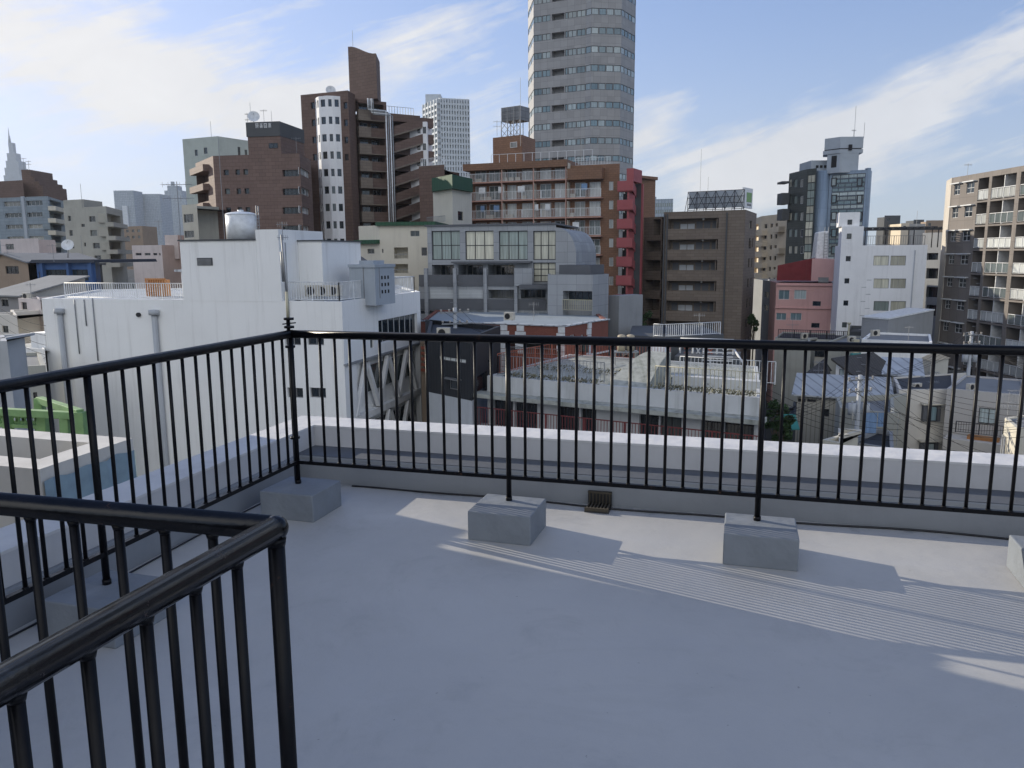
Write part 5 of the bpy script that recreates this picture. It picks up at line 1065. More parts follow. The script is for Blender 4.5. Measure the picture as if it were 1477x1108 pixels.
# F25 lit cream
b = Bld('apartment_building', 'sunlit cream apartment building with small square windows and rounded balconies, left of the dark tower', 'building', [(1082, 200), (1097, 181), (1134, 168)], (1110, 317), 'w_lit', depth=14, pyref=350)
b.grid(1, [(1101, 1105.5), (1110, 1113.5), (1117, 1120.5)], [(323+15.5*k, 329+15.5*k) for k in range(7)], 1110, 350, nm=0, fm='frame_dark', pm='glass_dark', depth=.3)
for k in range(7): b.hole(0, b.F[0].rect(1085, 324+15.5*k, 1094, 332+15.5*k), 1.0)
b.finish()
for k in range(6):
    r = b.F[1].rect(1097, 333+15.5*k, 1106, 340+15.5*k); sub(b, 1, r[0], r[2], r[1], r[3], -.05, 1.1, 'balcony', 'w_lit'); r = b.F[1].rect(1122, 327+31*(k//2), 1132, 335+31*(k//2))
    if k % 2 == 0: sub(b, 1, r[0], r[2], r[1], r[3], -.05, 1.4, 'balcony', 'w_lit')
# ---- F26 dark glass tower with hexagonal head
b = Bld('office_tower', 'dark tiled and glazed office tower with a blue cylinder shaft and a grey hexagonal head', 'office tower', [(1135, 160), (1160, 152), (1174, 150)], (1145, 250.5), 'w_darkgreen', depth=16, pyref=320, par=0)
for k in range(5):
    y = 259+24*k; b.win(0, (1154.5, y, 1158.5, y+11), nm=0, fm='frame_white', pm='glass', depth=.1)
    b.win(0, (1137, y, 1142, y+11), nm=0, fm='frame_dark', pm='glass_reflect'); b.win(0, (1145, y, 1150, y+11), nm=0, fm='frame_dark', pm='glass_reflect')
zz0, zz1 = b.F[1].uv(1170, 385)[1], b.F[1].uv(1170, 252)[1]
for j in range(12): z = zz0+(zz1-zz0)*j/12; b.win(1, (.3, z, b.F[1].L-.3, z+(zz1-zz0)/12-.08), px=False, nm=1, fm='frame_dark', pm='glass_reflect', depth=.08)
b.finish()
for k, y in enumerate((261, 278, 301)):
    q = P(1135, y, 158); m_ = MB(); m_.box((q.x, q.y+2, q.z-(.2 if k == 0 else 1.1)), (P(1135.5, y, 158).x-P(1125, y, 158).x, 3, .4 if k == 0 else 2.2)); m_.build('balcony', 'w_dgrey', b.root)
cA = P(1183, 320, 152); m_ = MB(); rr = (P(1193, 320, 151).x-P(1173.5, 320, 151).x)/2; m_.tube((cA.x, cA.y, -20), (cA.x, cA.y, P(1183, 246, 151).z), rr, 32); m_.build('cylinder_shaft', 'w_cylblue', b.root)
gb = Bld('x', '', '', [(1193, 151), (1247, 147), (1253, 150)], (1220, 248), 'w_cylblue', depth=14, pyref=320, par=0, parent=b.root); fg = gb.F[0]
zg1, zg0 = fg.uv(1220, 251)[1], fg.uv(1220, 400)[1]; nr = 24
for j in range(nr):
    z = zg0+(zg1-zg0)*j/nr; gb.win(0, (.5, z, fg.L-.35, z+(zg1-zg0)/nr-.06), px=False, nm=4 if (j % 4) < 2 else 3, fm='frame_dark', pm='glass_sky', depth=.08, fw_=.09)
gb.finish('glazed_wall')
for k in range(6):
    for x0 in (1199, 1236): r = fg.rect(x0, 256.5+24.5*k, x0+8, 269+24.5*k); m_ = MB(); fg.box(m_, r[0], r[2], r[1], r[3], .0, .10); m_.build('window', 'frame_dark', b.root); m_ = MB(); fg.box(m_, r[0]+.2, r[2]-.2, r[1]+.2, r[3]-.2, .1, .13); m_.build('pane', 'glass_sky', b.root.children[-1] if b.root.children else b.root)
m_ = MB(); q0, q1 = P(1247, 320, 147.2), P(1251.5, 320, 147.2); fe = Face(q0, q1); fe.box(m_, 0, fe.L, -20, P(1250, 242, 147).z, -1.2, 0); m_.build('edge_fin', 'w_cylblue', b.root)
m_ = MB(); q0, q1 = P(1170, 231.5, 153), P(1199, 231.5, 153); fe = Face(q0, q1); fe.box(m_, 0, fe.L, P(1180, 250, 153).z, q0.z, -6, 0); m_.build('roof_house', 'w_palegrey', b.root)
m_ = MB()
for k in range(3): u = fe.L*(.25+.2*k); fe.box(m_, u, u+.5, q0.z-1.4, q0.z-.9, .003, .04)
m_.build('roof_house_openings', 'dark_open', b.root)
def hexp(px0, px1, Yd, dep=.6):
    a, c = P(px0, 220, Yd), P(px1, 220, Yd); w_ = c.x-a.x; cx, cy = (a.x+c.x)/2, Yd+w_*.35
    return [(cx-w_*.5, cy), (cx-w_*.22, cy-w_*.38), (cx+w_*.40, cy-w_*.38), (cx+w_*.5, cy+w_*.1), (cx+w_*.3, cy+w_*.5), (cx-w_*.3, cy+w_*.5)]
for (x0, x1, y0, y1, nm_, mt) in ((1196, 1249, 197.5, 214, 'head', 'w_palegrey'), (1199, 1246, 214, 215.5, 'shadow_gap', 'dark_open'), (1194.5, 1249.5, 215.5, 221, 'ring', 'w_palegrey'), (1199.5, 1243, 221, 249, 'neck', 'w_palegrey')):
    m_ = MB(); m_.prism(hexp(x0, x1, 149), P(1220, y1, 149).z, P(1220, y0, 149).z); m_.build(nm_, mt, b.root)
fh = Face(P(1206, 230, 146.5), P(1243, 230, 146.5)); 
hp = hexp(1199.5, 1243, 149); fh = Face(V((*hp[0], 0)), V((*hp[1], 0))); m_ = MB(); fh.box(m_, fh.L*.35, fh.L*.75, P(1220, 241, 149).z, P(1220, 224, 149).z, .004, .04); m_.build('slit_window', 'dark_open', b.root)
hp = hexp(1196, 1249, 149); fh = Face(V((*hp[1], 0)), V((*hp[2], 0))); m_ = MB(); fh.box(m_, fh.L*.36, fh.L*.5, P(1220, 217, 149).z, P(1220, 209, 149).z, .004, .3); m_.build('slit_window', 'dark_open', b.root)
aerial(1232, 153, 199, 151, 'tall thin aerial on the hexagonal tower head', 0); aerial(1231, 187, 199, 150, 'TV aerial at the foot of the tall whip on the hexagonal head', 1); aerial(1246, 177, 199, 150, 'thick black cellular antenna on the hexagonal head', 0)
e = empty('water_tank', P(1186, 372, 112), 'white sheet wrapped tank with a ladder above the pink building', 'water tank'); m_ = MB(); a, c = P(1177, 371, 112), P(1196, 371, 112); zt_ = P(1186, 334, 112).z; w_ = c.x-a.x; cx_, cy_ = (a.x+c.x)/2, 113
m_.hexa([(cx_-w_*.5, cy_-w_*.4, a.z-.5), (cx_+w_*.5, cy_-w_*.45, a.z-.5), (cx_+w_*.5, cy_+w_*.5, a.z-.5), (cx_-w_*.5, cy_+w_*.5, a.z-.5), (cx_-w_*.36, cy_-w_*.35, zt_), (cx_+w_*.44, cy_-w_*.42, zt_+.1), (cx_+w_*.42, cy_+w_*.45, zt_), (cx_-w_*.38, cy_+w_*.4, zt_-.1)]); m_.build('wrapped_shell', 'white_paint', e, bevel=.2)
m_ = MB()
for dx in (.15, .65): m_.tube((cx_+dx, cy_-w_*.52, a.z-.5), (cx_+dx, cy_-w_*.5, zt_+.6), .04, 5)
for k in range(9): z = a.z+k*.4; m_.tube((cx_+.15, cy_-w_*.52, z), (cx_+.65, cy_-w_*.52, z), .03, 5)
m_.build('ladder', 'steel', e)
# ---- F27 pink
b = Bld('pink_building', 'shabby salmon pink building with a sloping dark red roof end', 'building', [(1110, 116), (1119, 108), (1200, 105)], (1160, 405), 'w_pink', depth=12, pyref=430, par=0)
f = b.F[1]
for r in ((1123, 418.5, 1138.5, 432), (1145.5, 418.5, 1163, 431.5), (1119.5, 451.6, 1134, 461.7), (1140, 451.6, 1156, 462)): b.win(1, r, nm=1, fm='frame_white', pm='glass_sky')
for r in ((1172, 434.5, 1184, 441.5), (1170, 466, 1182, 473)): b.win(1, r, nm=0, fm='frame_grey', pm='glass_dark')
b.finish()
s70, sR = f.uv(1170, 400)[0], f.L; zt = f.uv(1190, 373)[1]; zr_ = f.uv(1160, 405)[1]; zl = f.uv(1115, 383)[1]
m_ = MB(); m_.hexa([f.pt(s70, zr_-.01, 0), f.pt(sR, zr_-.01, 0), f.pt(sR, zr_-.01, -8), f.pt(s70, zr_-.01, -8), f.pt(s70, zt, 0), f.pt(sR, zt-.1, 0), f.pt(sR, zt-.1, -8), f.pt(s70, zt, -8)]); m_.build('stair_house', 'w_pink', b.root)
m_ = MB(); m_.hexa([f.pt(0, zr_-.01, 0), f.pt(s70-.01, zr_-.01, 0), f.pt(s70-.01, zr_-.01, -6), f.pt(0, zr_-.01, -6), f.pt(0, zl, -.4), f.pt(s70-.01, zt, -.4), f.pt(s70-.01, zt+.1, -6), f.pt(0, zl, -6)]); m_.build('sloping_roof_end', 'w_darkred', b.root)
m_ = MB(); f.box(m_, s70+.9, s70+2.2, f.uv(1180, 407.5)[1], f.uv(1180, 400)[1], .003, .05); m_.build('window', 'frame_grey', b.root)
for y in (411, 444): z = f.uv(1160, y)[1]; sub(b, 1, -.05, f.L, z-.12, z, -.02, .22, 'ledge', 'w_pink')
# ---- F28 white
b = Bld('white_building', 'white office building with a narrow stair tower, right of the pink building', 'building', [(1201, 103), (1209, 96), (1333, 93)], (1290, 353.5, 2), 'w_white2', depth=14, pyref=420, par=.25)
f = b.F[1]
for (y0, y1) in ((369, 383), (402, 416), (434.5, 448.5), (467, 481)):
    b.win(1, (1260, y0, 1282, y1), nm=1, fm='frame_grey', pm='glass_reflect'); b.win(1, (1284.5, y0, 1306.5, y1), nm=1, fm='frame_grey', pm='glass_reflect')
for (x, y) in ((1220, 369.5), (1218, 401.5), (1216.5, 433.5), (1214.5, 465)): b.win(1, (x, y, x+7, y+7.5), nm=0, fm='frame_dark', pm='glass_dark')
b.finish()
u0, u1, u2 = f.uv(1208.5, 330)[0], f.uv(1246, 330)[0], f.uv(1240, 330)[0]; z1_, z2_ = f.uv(1230, 326.5)[1], f.uv(1225, 306)[1]
sub(b, 1, max(0, u0), u1, b.z1-.3, z1_, -5, .01, 'stair_tower', 'w_white2'); sub(b, 1, u0+.1, u2, z1_, z2_, -4.5, -.6, 'stair_tower_top', 'w_white2')
for (x0, y0, x1, y1, d) in ((1221.5, 337, 1228, 344.5, .01), (1222.5, 317, 1229, 324, -.6)): r = f.rect(x0, y0, x1, y1, d=d); b.win(1, r, px=False, nm=0, d=d, cut=False, fm='frame_dark', pm='glass_dark')
e = empty('pergola', f.pt(u1+3, b.z1, -3), 'dark steel pergola canopy on the flat roof of the white office building', 'pergola'); m_ = MB(); pz = f.uv(1270, 330)[1]
for u in (u1+.3, u1+3, u1+5.6, u1+8.2):
    for d in (-1, -5): m_.tube(f.pt(u, b.z1-.3, d), f.pt(u, pz, d), .06, 6)
for k in range(12): u = u1+.1+k*.75; f.box(m_, u, u+.12, pz, pz+.15, -5.5, -.5)
f.box(m_, u1, u1+8.6, pz-.2, pz, -1.1, -.95); m_.build('frame', 'frame_dark', e); m_ = MB(); f.box(m_, u1, u1+8.4, pz+.16, pz+.28, -5.5, -3); m_.build('canopy', 'w_dgrey', e)
fence('roof_railing', [f.pt(u1+.1, b.z1, -.3), f.pt(f.L-.3, b.z1, -.3)], 1.1, 'frame_grey', 'grey roof railing in front of the dark pergola', step=.25, r=.016)
for k, lab in enumerate(('white air conditioner outdoor unit under the strip window of the white office building, left one', 'white air conditioner outdoor unit under the strip window of the white office building, middle one', 'white air conditioner outdoor unit under the strip window of the white office building, right one')):
    q = f.pt(f.uv(1279+8*k, 456)[0], f.uv(1279+8*k, 456)[1], .35); e = empty('air_conditioner', q, lab, 'air conditioner', 'outdoor units on the white office building'); m_ = MB(); m_.box(q+V((0, 0, .28)), (.62, .3, .52)); m_.build('casing', 'beige_paint', e, bevel=.02); m_ = MB(); m_.tube(q+V((-.06, -.15, .28)), q+V((-.06, -.17, .28)), .2, 14); m_.build('fan_grille', 'black_metal', e); m_ = MB(); m_.box(q+V((0, .05, -.03)), (.6, .6, .06)); m_.build('bracket', 'steel', e)
m_ = MB(); u = f.uv(1317, 400)[0]; m_.tube(f.pt(u, -15, .1), f.pt(u, b.z1-.6, .1), .05, 6); m_.build('downpipe', 'w_lgrey', b.root); aerial(1321, 304, 336, 110, 'thin lightning rod above the roofs right of the pergola')
b = Bld('office_building', 'plain grey building with open terraces between the white office and the big brown grey apartments', 'building', [(1326, 112), (1368, 108)], (1345, 336), 'w_grey', depth=14, pyref=400)
for y0, y1 in ((365, 375), (387, 402), (414, 429), (440, 456)): b.win(0, (1336, y0, 1353, y1), nm=2, fm='frame_dark', pm='glass_dark', depth=.6)
b.finish()
# distant roofs right
for k, (x0, x1, y, Yd, mt, lab) in enumerate(((1276, 1299, 311, 190, 'w_dgrey', 'dark grey rooftop plant block beyond the pergola'), (1300, 1312, 322, 180, 'w_lit', 'small cream rooftop block beyond the pergola'), (1311, 1335, 323, 200, 'w_fill', 'pale distant block with a railing, left of the brown grey roofs'), (1336, 1362, 318, 210, 'w_tan', 'brownish distant block at the foot of the big right hand apartments'), (1318, 1333, 317, 260, 'w_dgrey', 'little dark domed plant block on the distant roofs'))):
    b = Bld('distant_building', lab, 'building', [(x0, Yd), (x1, Yd)], (x0, y), mt, depth=12, par=0); b.win(0, (x0+3, y+4, x0+7, y+8), nm=0, pm='glass_dark'); b.finish()
# ---- F31 big grey brown balcony apartments at the right
b = Bld('apartment_building', 'large brown grey apartment block with recessed white railed balconies at the right edge', 'building', [(1366, 100), (1373.5, 95.5), (1520, 78)], (1373.5, 256.5, 1), 'w_stone', depth=14, pyref=262, par=.3, z0=-20)
f = b.F[1]
yw = [(266.5, 281), (299.5, 314), (334, 348), (368, 381), (401.5, 414), (434.5, 447), (467, 480), (500, 512), (533, 545)]
WZ = [(f.uv(1381, y1)[1], f.uv(1381, y0)[1]) for y0, y1 in yw]
wx = [(1376.5, 1384.5), (1394, 1405)]
WS = [(f.uv(x0, 275)[0], f.uv(x1, 275)[0]) for x0, x1 in wx]
for z0, z1 in WZ:
    for s0, s1 in WS:
        b.win(1, (s0, z0, s1, z1), px=False, nm=1, nh=1, fm='frame_white', pm='glass_dark', depth=.12); m_ = MB(); f.box(m_, s0-.35, s1+.35, z1+.08, z1+.2, -.02, .4); m_.build('window_hood', 'frame_white', b.root)
by = [(f.uv(1440, 290)[1])]
yt, yb_ = 253.5, 286
z_top, z_bot = f.uv(1447, 252)[1], f.uv(1447, 286)[1]; dz = WZ[0][0]-WZ[1][0]; dz = (WZ[0][0]-WZ[6][0])/6
bx = [(1411, 1426), (1430, 1465), (1471, 1512)]
BS = [(f.uv(x0, 270)[0], f.uv(x1, 270)[0]) for x0, x1 in bx]
for k in range(9):
    z1, z0 = z_top-dz*k, z_bot-dz*k
    for j, (s0, s1) in enumerate(BS): b.hole(1, (s0, z0, s1, z1), 1.5)
b.finish()
for k in range(9):
    z1, z0 = z_top-dz*k, z_bot-dz*k
    for j, (s0, s1) in enumerate(BS):
        m_ = MB(); f.bars(m_, s0+.02, s1-.02, z0+.15, z0+1.15, -.08, step=.9, r=.03, top=.04); o = m_.build('balcony_railing', 'frame_white', b.root)
        m_ = MB(); f.box(m_, s0+.05, s1-.05, z0+.2, z0+1.1, -.10, -.09); m_.build('railing_glass', 'glass_rail' if 'glass_rail' in MATS else 'glass_pale', o)
        b.win(1, (s0+.2, z0+.05, s0+(s1-s0)*(.8 if j == 0 else .45), z0+2.05), px=False, nm=1, fm='frame_grey', pm='glass', d=-1.5, cut=False)
        if j: b.win(1, (s0+(s1-s0)*.55, z0+.05, s1-.3, z0+2.05), px=False, nm=1, fm='frame_grey', pm='glass', d=-1.5, cut=False); m_ = MB(); um = (s0+s1)/2; f.box(m_, um-.05, um+.05, z0, z1, -1.49, -.1); m_.build('partition', 'frame_white', b.root)
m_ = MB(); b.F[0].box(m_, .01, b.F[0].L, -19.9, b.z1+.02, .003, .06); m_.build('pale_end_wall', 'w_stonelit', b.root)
# F32 slanted grey wall
q0, q1 = P(1281, 461, 80), P(1347, 448, 84); fx = Face(q0, q1); e = empty('rooftop_wall', (q0.x, q0.y, -12), 'grey rooftop side wall with a slanting white capped top, right of the white office building', 'wall')
m_ = MB(); m_.hexa([fx.pt(0, -20, 0), fx.pt(fx.L, -20, 0), fx.pt(fx.L, -20, -3), fx.pt(0, -20, -3), fx.pt(0, q0.z, 0), fx.pt(fx.L, q1.z, 0), fx.pt(fx.L, q1.z, -3), fx.pt(0, q0.z, -3)]); m_.build('wall', 'w_grey', e)
m_ = MB(); m_.hexa([fx.pt(-.1, q0.z+.003, .1), fx.pt(fx.L, q1.z+.003, .1), fx.pt(fx.L, q1.z+.003, -3), fx.pt(-.1, q0.z+.003, -3), fx.pt(-.1, q0.z+.15, .1), fx.pt(fx.L, q1.z+.15, .1), fx.pt(fx.L, q1.z+.15, -3), fx.pt(-.1, q0.z+.15, -3)]); m_.build('coping', 'white_paint', e)
# ---- low houses behind the railing on the right
def house(lab, pts, top, mat, depth=8, par=.2, wins=(), roofmat='roof_grey', name='house', cat='house', **k):
    b = Bld(name, lab, cat, pts, top, mat, depth=depth, par=par, roofmat=roofmat, **k)
    for wdef in wins: b.win(wdef[0], wdef[1:5], nm=wdef[5] if len(wdef) > 5 else 1, fm='frame_dark' if len(wdef) < 7 else wdef[6], pm='glass_dark' if len(wdef) < 8 else wdef[7])
    b.finish(); return b
def pitched(b, i, rise, mat, over=.4, depth=None, name='roof'):
    """gable roof whose ridge runs back from face i"""
    f = b.F[i]; d = depth or 6; m_ = MB(); L_ = f.L; z = b.z1
    for s in (0, 1):
        a = -over if s == 0 else L_+over
        p = [f.pt(a, z-.1, over), f.pt(L_/2, z+rise, over), f.pt(L_/2, z+rise, -d), f.pt(a, z-.1, -d)]
        if s: p = [p[1], p[0], p[3], p[2]]
        up = V((0, 0, .14)); m_.hexa([*p, *[q+up for q in p]])
    m_.build(name, mat, b.root); m_ = MB(); m_.poly([f.pt(0, z-.02, 0), f.pt(L_, z-.02, 0), f.pt(L_/2, z+rise, 0)]); m_.poly([f.pt(0, z-.02, -d+.3), f.pt(L_/2, z+rise, -d+.3), f.pt(L_, z-.02, -d+.3)]); m_.build('gable', b.wm, b.root)
def shed(b, i, rise, mat, over=.4, d=5, name='roof', low=0):
    f = b.F[i]; z = b.z1; p = [f.pt(-over, z-.05+low, over), f.pt(f.L+over, z-.05+low, over), f.pt(f.L+over, z+rise, -d), f.pt(-over, z+rise, -d)]; up = V((0, 0, .12)); m_ = MB(); m_.hexa([*p, *[q+up for q in p]]); m_.build(name, mat, b.root)
    m_ = MB(); m_.hexa([f.pt(0, z-.3, -.02), f.pt(f.L, z-.3, -.02), f.pt(f.L, z-.3, -d+.2), f.pt(0, z-.3, -d+.2), f.pt(0, z-.08+low, -.02), f.pt(f.L, z-.08+low, -.02), f.pt(f.L, z+rise-.1, -d+.2), f.pt(0, z+rise-.1, -d+.2)]); m_.build('upper_wall', b.wm, b.root)
h = house('dark roofed wide house with a black roof railing just below the pink building', [(1118, 92), (1245, 88)], (1180, 487), 'w_beigegrey', 8, .15, [(0, 1170, 498, 1180, 512, 0), (0, 1184, 498, 1191, 512, 0)], 'roof_dark')
sub(h, 0, h.F[0].uv(1168, 505)[0], h.F[0].uv(1192, 505)[0], -20, h.F[0].uv(1180, 492)[1], .01, .9, 'white_bay', 'w_cream')
h.win(0, h.F[0].rect(1170, 498, 1190, 513), px=False, nm=1, d=.91, cut=False, fm='frame_dark', pm='glass_dark')
fence('roof_railing', [h.F[0].pt(.3, h.z1, -.3), h.F[0].pt(h.F[0].L-.3, h.z1, -.3), h.F[0].pt(h.F[0].L-.3, h.z1, -7)], 1.0, 'frame_dark', 'black railing on the flat roof just below the pink building', step=.2, r=.02)
for k, x in enumerate((1224, 1258)): 
    q = P(x, 480, 84+k); e = empty('vent_pipe', q, ['short cream vent pipe on the dark roof below the pink building, left of two', 'short cream vent pipe on the dark roof below the white office, right of two'][k], 'vent pipe'); m_ = MB(); m_.tube((q.x, q.y, q.z-1.3), (q.x, q.y, q.z+.9), .1, 8); m_.build('pipe', 'old_sleeve', e); m_ = MB(); m_.tube((q.x, q.y, q.z+.9), (q.x, q.y, q.z+1.1), .2, 10); m_.build('cowl', 'old_sleeve', e)
h = house('dark low building with a flat black terrace roof beside the slanted grey wall', [(1222, 86), (1290, 84)], (1250, 478), 'w_dgrey', 8, .3, (), 'roof_dark')
h = house('pale blue white rendered wall of a tall house below the slanted grey wall', [(1243, 74), (1345, 71)], (1290, 489), 'w_white', 8, .2, [(0, 1295, 521, 1313, 530)])
h = house('grey concrete block house left of the hipped tile roof', [(1130, 80), (1170, 78)], (1150, 496), 'w_beigegrey', 8, .2)
h = house('beige concrete house behind the white gabled house, with a teal tank on its edge', [(1193, 79), (1246, 77)], (1220, 493), 'w_beigegrey', 8, .2)
e = empty('roof_tank', P(1234, 514, 73), 'small teal green horizontal drum tank above the white gabled house', 'tank'); q = P(1234, 514, 73); m_ = MB(); m_.tube(q+V((-.45, 0, 0)), q+V((.45, 0, 0)), .3, 16); m_.build('drum', 'teal', e); m_ = MB()
for s in (-.3, .3): m_.box(q+V((s, 0, -.7)), (.08, .4, .9))
m_.build('stand', 'old_sleeve', e); m_ = MB(); m_.box(q+V((.35, 1, -6)), (.55, .55, 15)); m_.build('column', 'old_sleeve', e)
h = house('small house with a dark brown hipped tile roof, behind the light metal roof', [(1152, 68), (1199, 66)], (1175, 548), 'w_cream', 7, 0, [(0, 1158, 549, 1165, 556)])
m_ = MB(); p = h.p; ap = sum(p, V())/4+V((0, 0, h.z1+1.6)); c_ = sum(p, V())/4; q = [c_+(x-c_)*1.12+V((0, 0, h.z1)) for x in p]; m_.poly([q[3], q[2], q[1], q[0]])
for k in range(4): m_.poly([q[k], q[(k+1) % 4], ap])
m_.build('roof', 'roof_tile', h.root)
h = house('white gabled house with a steep dark brown roof slope and a square window', [(1205, 66), (1244, 64)], (1225, 545), 'w_white', 6, 0, [(0, 1213, 537, 1225, 546, 1, 'frame_grey', 'glass_sky')], ztop=None)
f = h.F[0]; zA = f.uv(1205, 519)[1]; m_ = MB(); up = V((0, 0, .18)); p = [f.pt(-.2, zA, .5), f.pt(f.L+.3, h.z1-.1, .5), f.pt(f.L+.3, h.z1-.1, -6), f.pt(-.2, zA, -6)]; m_.hexa([*p, *[x+up for x in p]]); m_.build('roof', 'roof_tile', h.root); m_ = MB(); m_.hexa([f.pt(0, h.z1-.2, .01), f.pt(f.L, h.z1-.2, .01), f.pt(f.L, h.z1-.2, -5.8), f.pt(0, h.z1-.2, -5.8), f.pt(0, zA-.05, .01), f.pt(f.L, h.z1-.15, .01), f.pt(f.L, h.z1-.15, -5.8), f.pt(0, zA-.05, -5.8)]); m_.build('gable', 'w_white', h.root)
h.win(0, f.rect(1211, 533, 1226, 545), px=False, nm=1, d=.02, cut=False, fm='frame_grey', pm='glass_sky')
h = house('long low house with a wide pale blue standing seam metal roof', [(1150, 60), (1282, 57.5)], (1215, 569), 'w_siding', 8, 0, [(0, 1151, 572, 1162, 580, 1), (0, 1164, 572, 1177, 580, 1), (0, 1186, 590, 1196, 601, 1)])
shed(h, 0, .75, 'roof_blue', d=6.0)
h = house('small shed like house with a ribbed white metal roof, before the blue white wall', [(1279, 66), (1326, 65)], (1300, 540), 'w_siding', 5, 0); shed(h, 0, .9, 'roof_white', d=4)
q0, q1, q2 = P(1331, 519, 70), P(1344, 521, 68), P(1369, 519, 70)
h = Bld('water_hut', 'small cream cube hut with a beige pyramid lid on a roof', 'hut', [(1331, 71), (1343, 69), (1368, 71)], (1343, 521, 1), 'w_cream', depth=2.5, par=0, z0=P(1343, 555, 69).z); h.finish(); m_ = MB(); c_ = sum(h.p, V())/5; q = [c_+(x-c_)*1.14+V((0, 0, h.z1)) for x in h.p]; m_.poly(q[::-1])
for k in range(len(q)): m_.poly([q[k], q[(k+1) % len(q)], c_+V((0, 0, h.z1+.55))])
m_.build('roof', 'roof_beige', h.root)
h = house('dark brown roofed house under the cream cube hut', [(1326, 72), (1396, 70)], (1360, 549), 'w_dgrey', 9, .2, (), 'roof_tile')
h = house('low building with a dark flat roof filling the ground beneath the brown grey apartments', [(1380, 78), (1500, 70)], (1440, 556), 'w_dgrey', 14, .2, (), 'roof_dark')
h = house('white house with two bay windows and a flat roof, behind the railing on the right', [(1287, 64), (1297, 58), (1378, 58)], (1297, 562, 1), 'w_house', 8, .12, (), 'roof_dark')
for y0, y1, x0, x1 in ((583, 607, 1329, 1354), (636, 660, 1325, 1350)):
    r = h.F[1].rect(x0, y0, x1, y1); m_ = MB(); h.F[1].box(m_, r[0], r[2], r[1], r[3], 0, .3); m_.build('bay_frame', 'w_panel', h.root); h.win(1, (r[0]+.3, r[1]+.05, r[2]-.3, r[3]-.1), px=False, nm=0, d=.3, cut=False, fm='frame_dark', pm='glass_sky'); sub(h, 1, r[0]-.15, r[2]+.15, r[3]+.003, r[3]+.12, 0, .5, 'window_hood', 'w_cream')
h = house('white house with an upstairs veranda and a brown planter, at the right behind the railing', [(1366, 57), (1480, 54)], (1400, 560), 'w_house', 8, .12, (), 'roof_grey')
r = h.F[0].rect(1412, 589, 1441, 611); h.win(0, r, px=False, nm=1, d=.0, cut=False, fm='frame_dark', pm='glass_sky'); f = h.F[0]
r = f.rect(1366, 630, 1448, 646); sub(h, 0, r[0], r[2], r[1], r[3], 0, 1.8, 'balcony_front', 'w_house'); r2 = f.rect(1378, 612, 1447, 628, d=1.7); m_ = MB(); f.bars(m_, r2[0], r2[2], r2[1]+.1, r2[3], 1.6, step=.16, r=.012, post=1.4); m_.build('veranda_railing', 'frame_dark', h.root); sub(h, 0, r[0]+1.4, r[2]-.2, r[3]+.01, r[3]+.25, .5, 1.2, 'planter', 'wood_orange')
r = f.rect(1372, 648, 1448, 662); h.win(0, r, px=False, nm=6, d=.0, cut=False, fm='frame_dark', pm='glass_dark')
q = Bld('house', 'sunlit cream house end wall with pipes at the right edge, behind the railing', 'house', [(1448, 47), (1467, 44), (1530, 44)], (1467, 618, 1), 'w_cream', depth=8, par=.1); q.finish(); f = q.F[0]; m_ = MB()
for u in (.5, 1.3, 1.7): m_.tube(f.pt(u*.6, -20, .08), f.pt(u*.6, q.z1-1.0, .08), .05, 6)
m_.build('pipes', 'steel', q.root)
# terrace house with laundry
h = house('shabby grey house with a cluttered roof terrace, right of the utility pole', [(1205, 56), (1212, 52), (1291, 50)], (1240, 588, 1), 'w_beigegrey', 6, .4, (), 'roof_grey')
f = h.F[1]; hz_ = f.uv(1250, 628)[1]; 
h = house('low grey house in front with a small terrace and a blue laundry sheet', [(1220, 47), (1290, 45)], (1250, 636), 'w_grey', 5, .3, (), 'roof_dark')
q = P(1256, 634, 47); e = empty('laundry', q, 'light blue sheets hung to dry on the small terrace right of the utility pole', 'laundry'); m_ = MB(); m_.tube(q+V((-1.2, 0, 1.7)), q+V((1.6, 0, 1.7)), .02, 5); m_.tube(q+V((-1.2, 0, -.4)), q+V((-1.2, 0, 1.7)), .02, 5); m_.tube(q+V((1.6, 0, -.4)), q+V((1.6, 0, 1.7)), .02, 5); m_.build('rack', 'steel', e)
for k, (a, w_, hh) in enumerate(((-.5, .8, 1.3), (.35, .5, .9))):
    m_ = MB(); n = 8
    for j in range(n): x0, x1 = a+w_*j/n, a+w_*(j+1)/n; y0, y1 = .05*math.sin(j*1.9), .05*math.sin((j+1)*1.9); m_.quad(q+V((x0, y0, 1.7-hh)), q+V((x1, y1, 1.7-hh)), q+V((x1, y1*.3, 1.7)), q+V((x0, y0*.3, 1.7)), True)
    m_.build('sheet', 'blue_tarp', e)
h = house('cream low roofed house at the foot of the view, left of the utility pole', [(1186, 44), (1216, 43)], (1200, 634), 'w_cream', 4, .2, (), 'roof_beige')
h = house('shadowed dark house behind the trees in the lane, left of the long metal roof', [(1106, 62), (1150, 60)], (1130, 596), 'w_dgrey', 7, .2, [(0, 1124, 603, 1134, 612)], 'roof_dark')
e = empty('awning', P(1140, 614, 52), 'small teal awning down in the dark lane', 'awning'); q = P(1140, 618, 52); m_ = MB(); m_.hexa([q+V(v) for v in ((-.45, -.5, 0), (.45, -.5, 0), (.45, .4, .2), (-.45, .4, .2), (-.45, -.5, .06), (.45, -.5, .06), (.45, .4, .9), (-.45, .4, .9))]); m_.build('canopy', 'teal', e); m_ = MB(); m_.tube(q+V((-.4, -.4, -1.5)), q+V((-.4, -.4, 0)), .02, 5); m_.tube(q+V((.4, -.4, -1.5)), q+V((.4, -.4, 0)), .02, 5); m_.build('poles', 'steel', e)
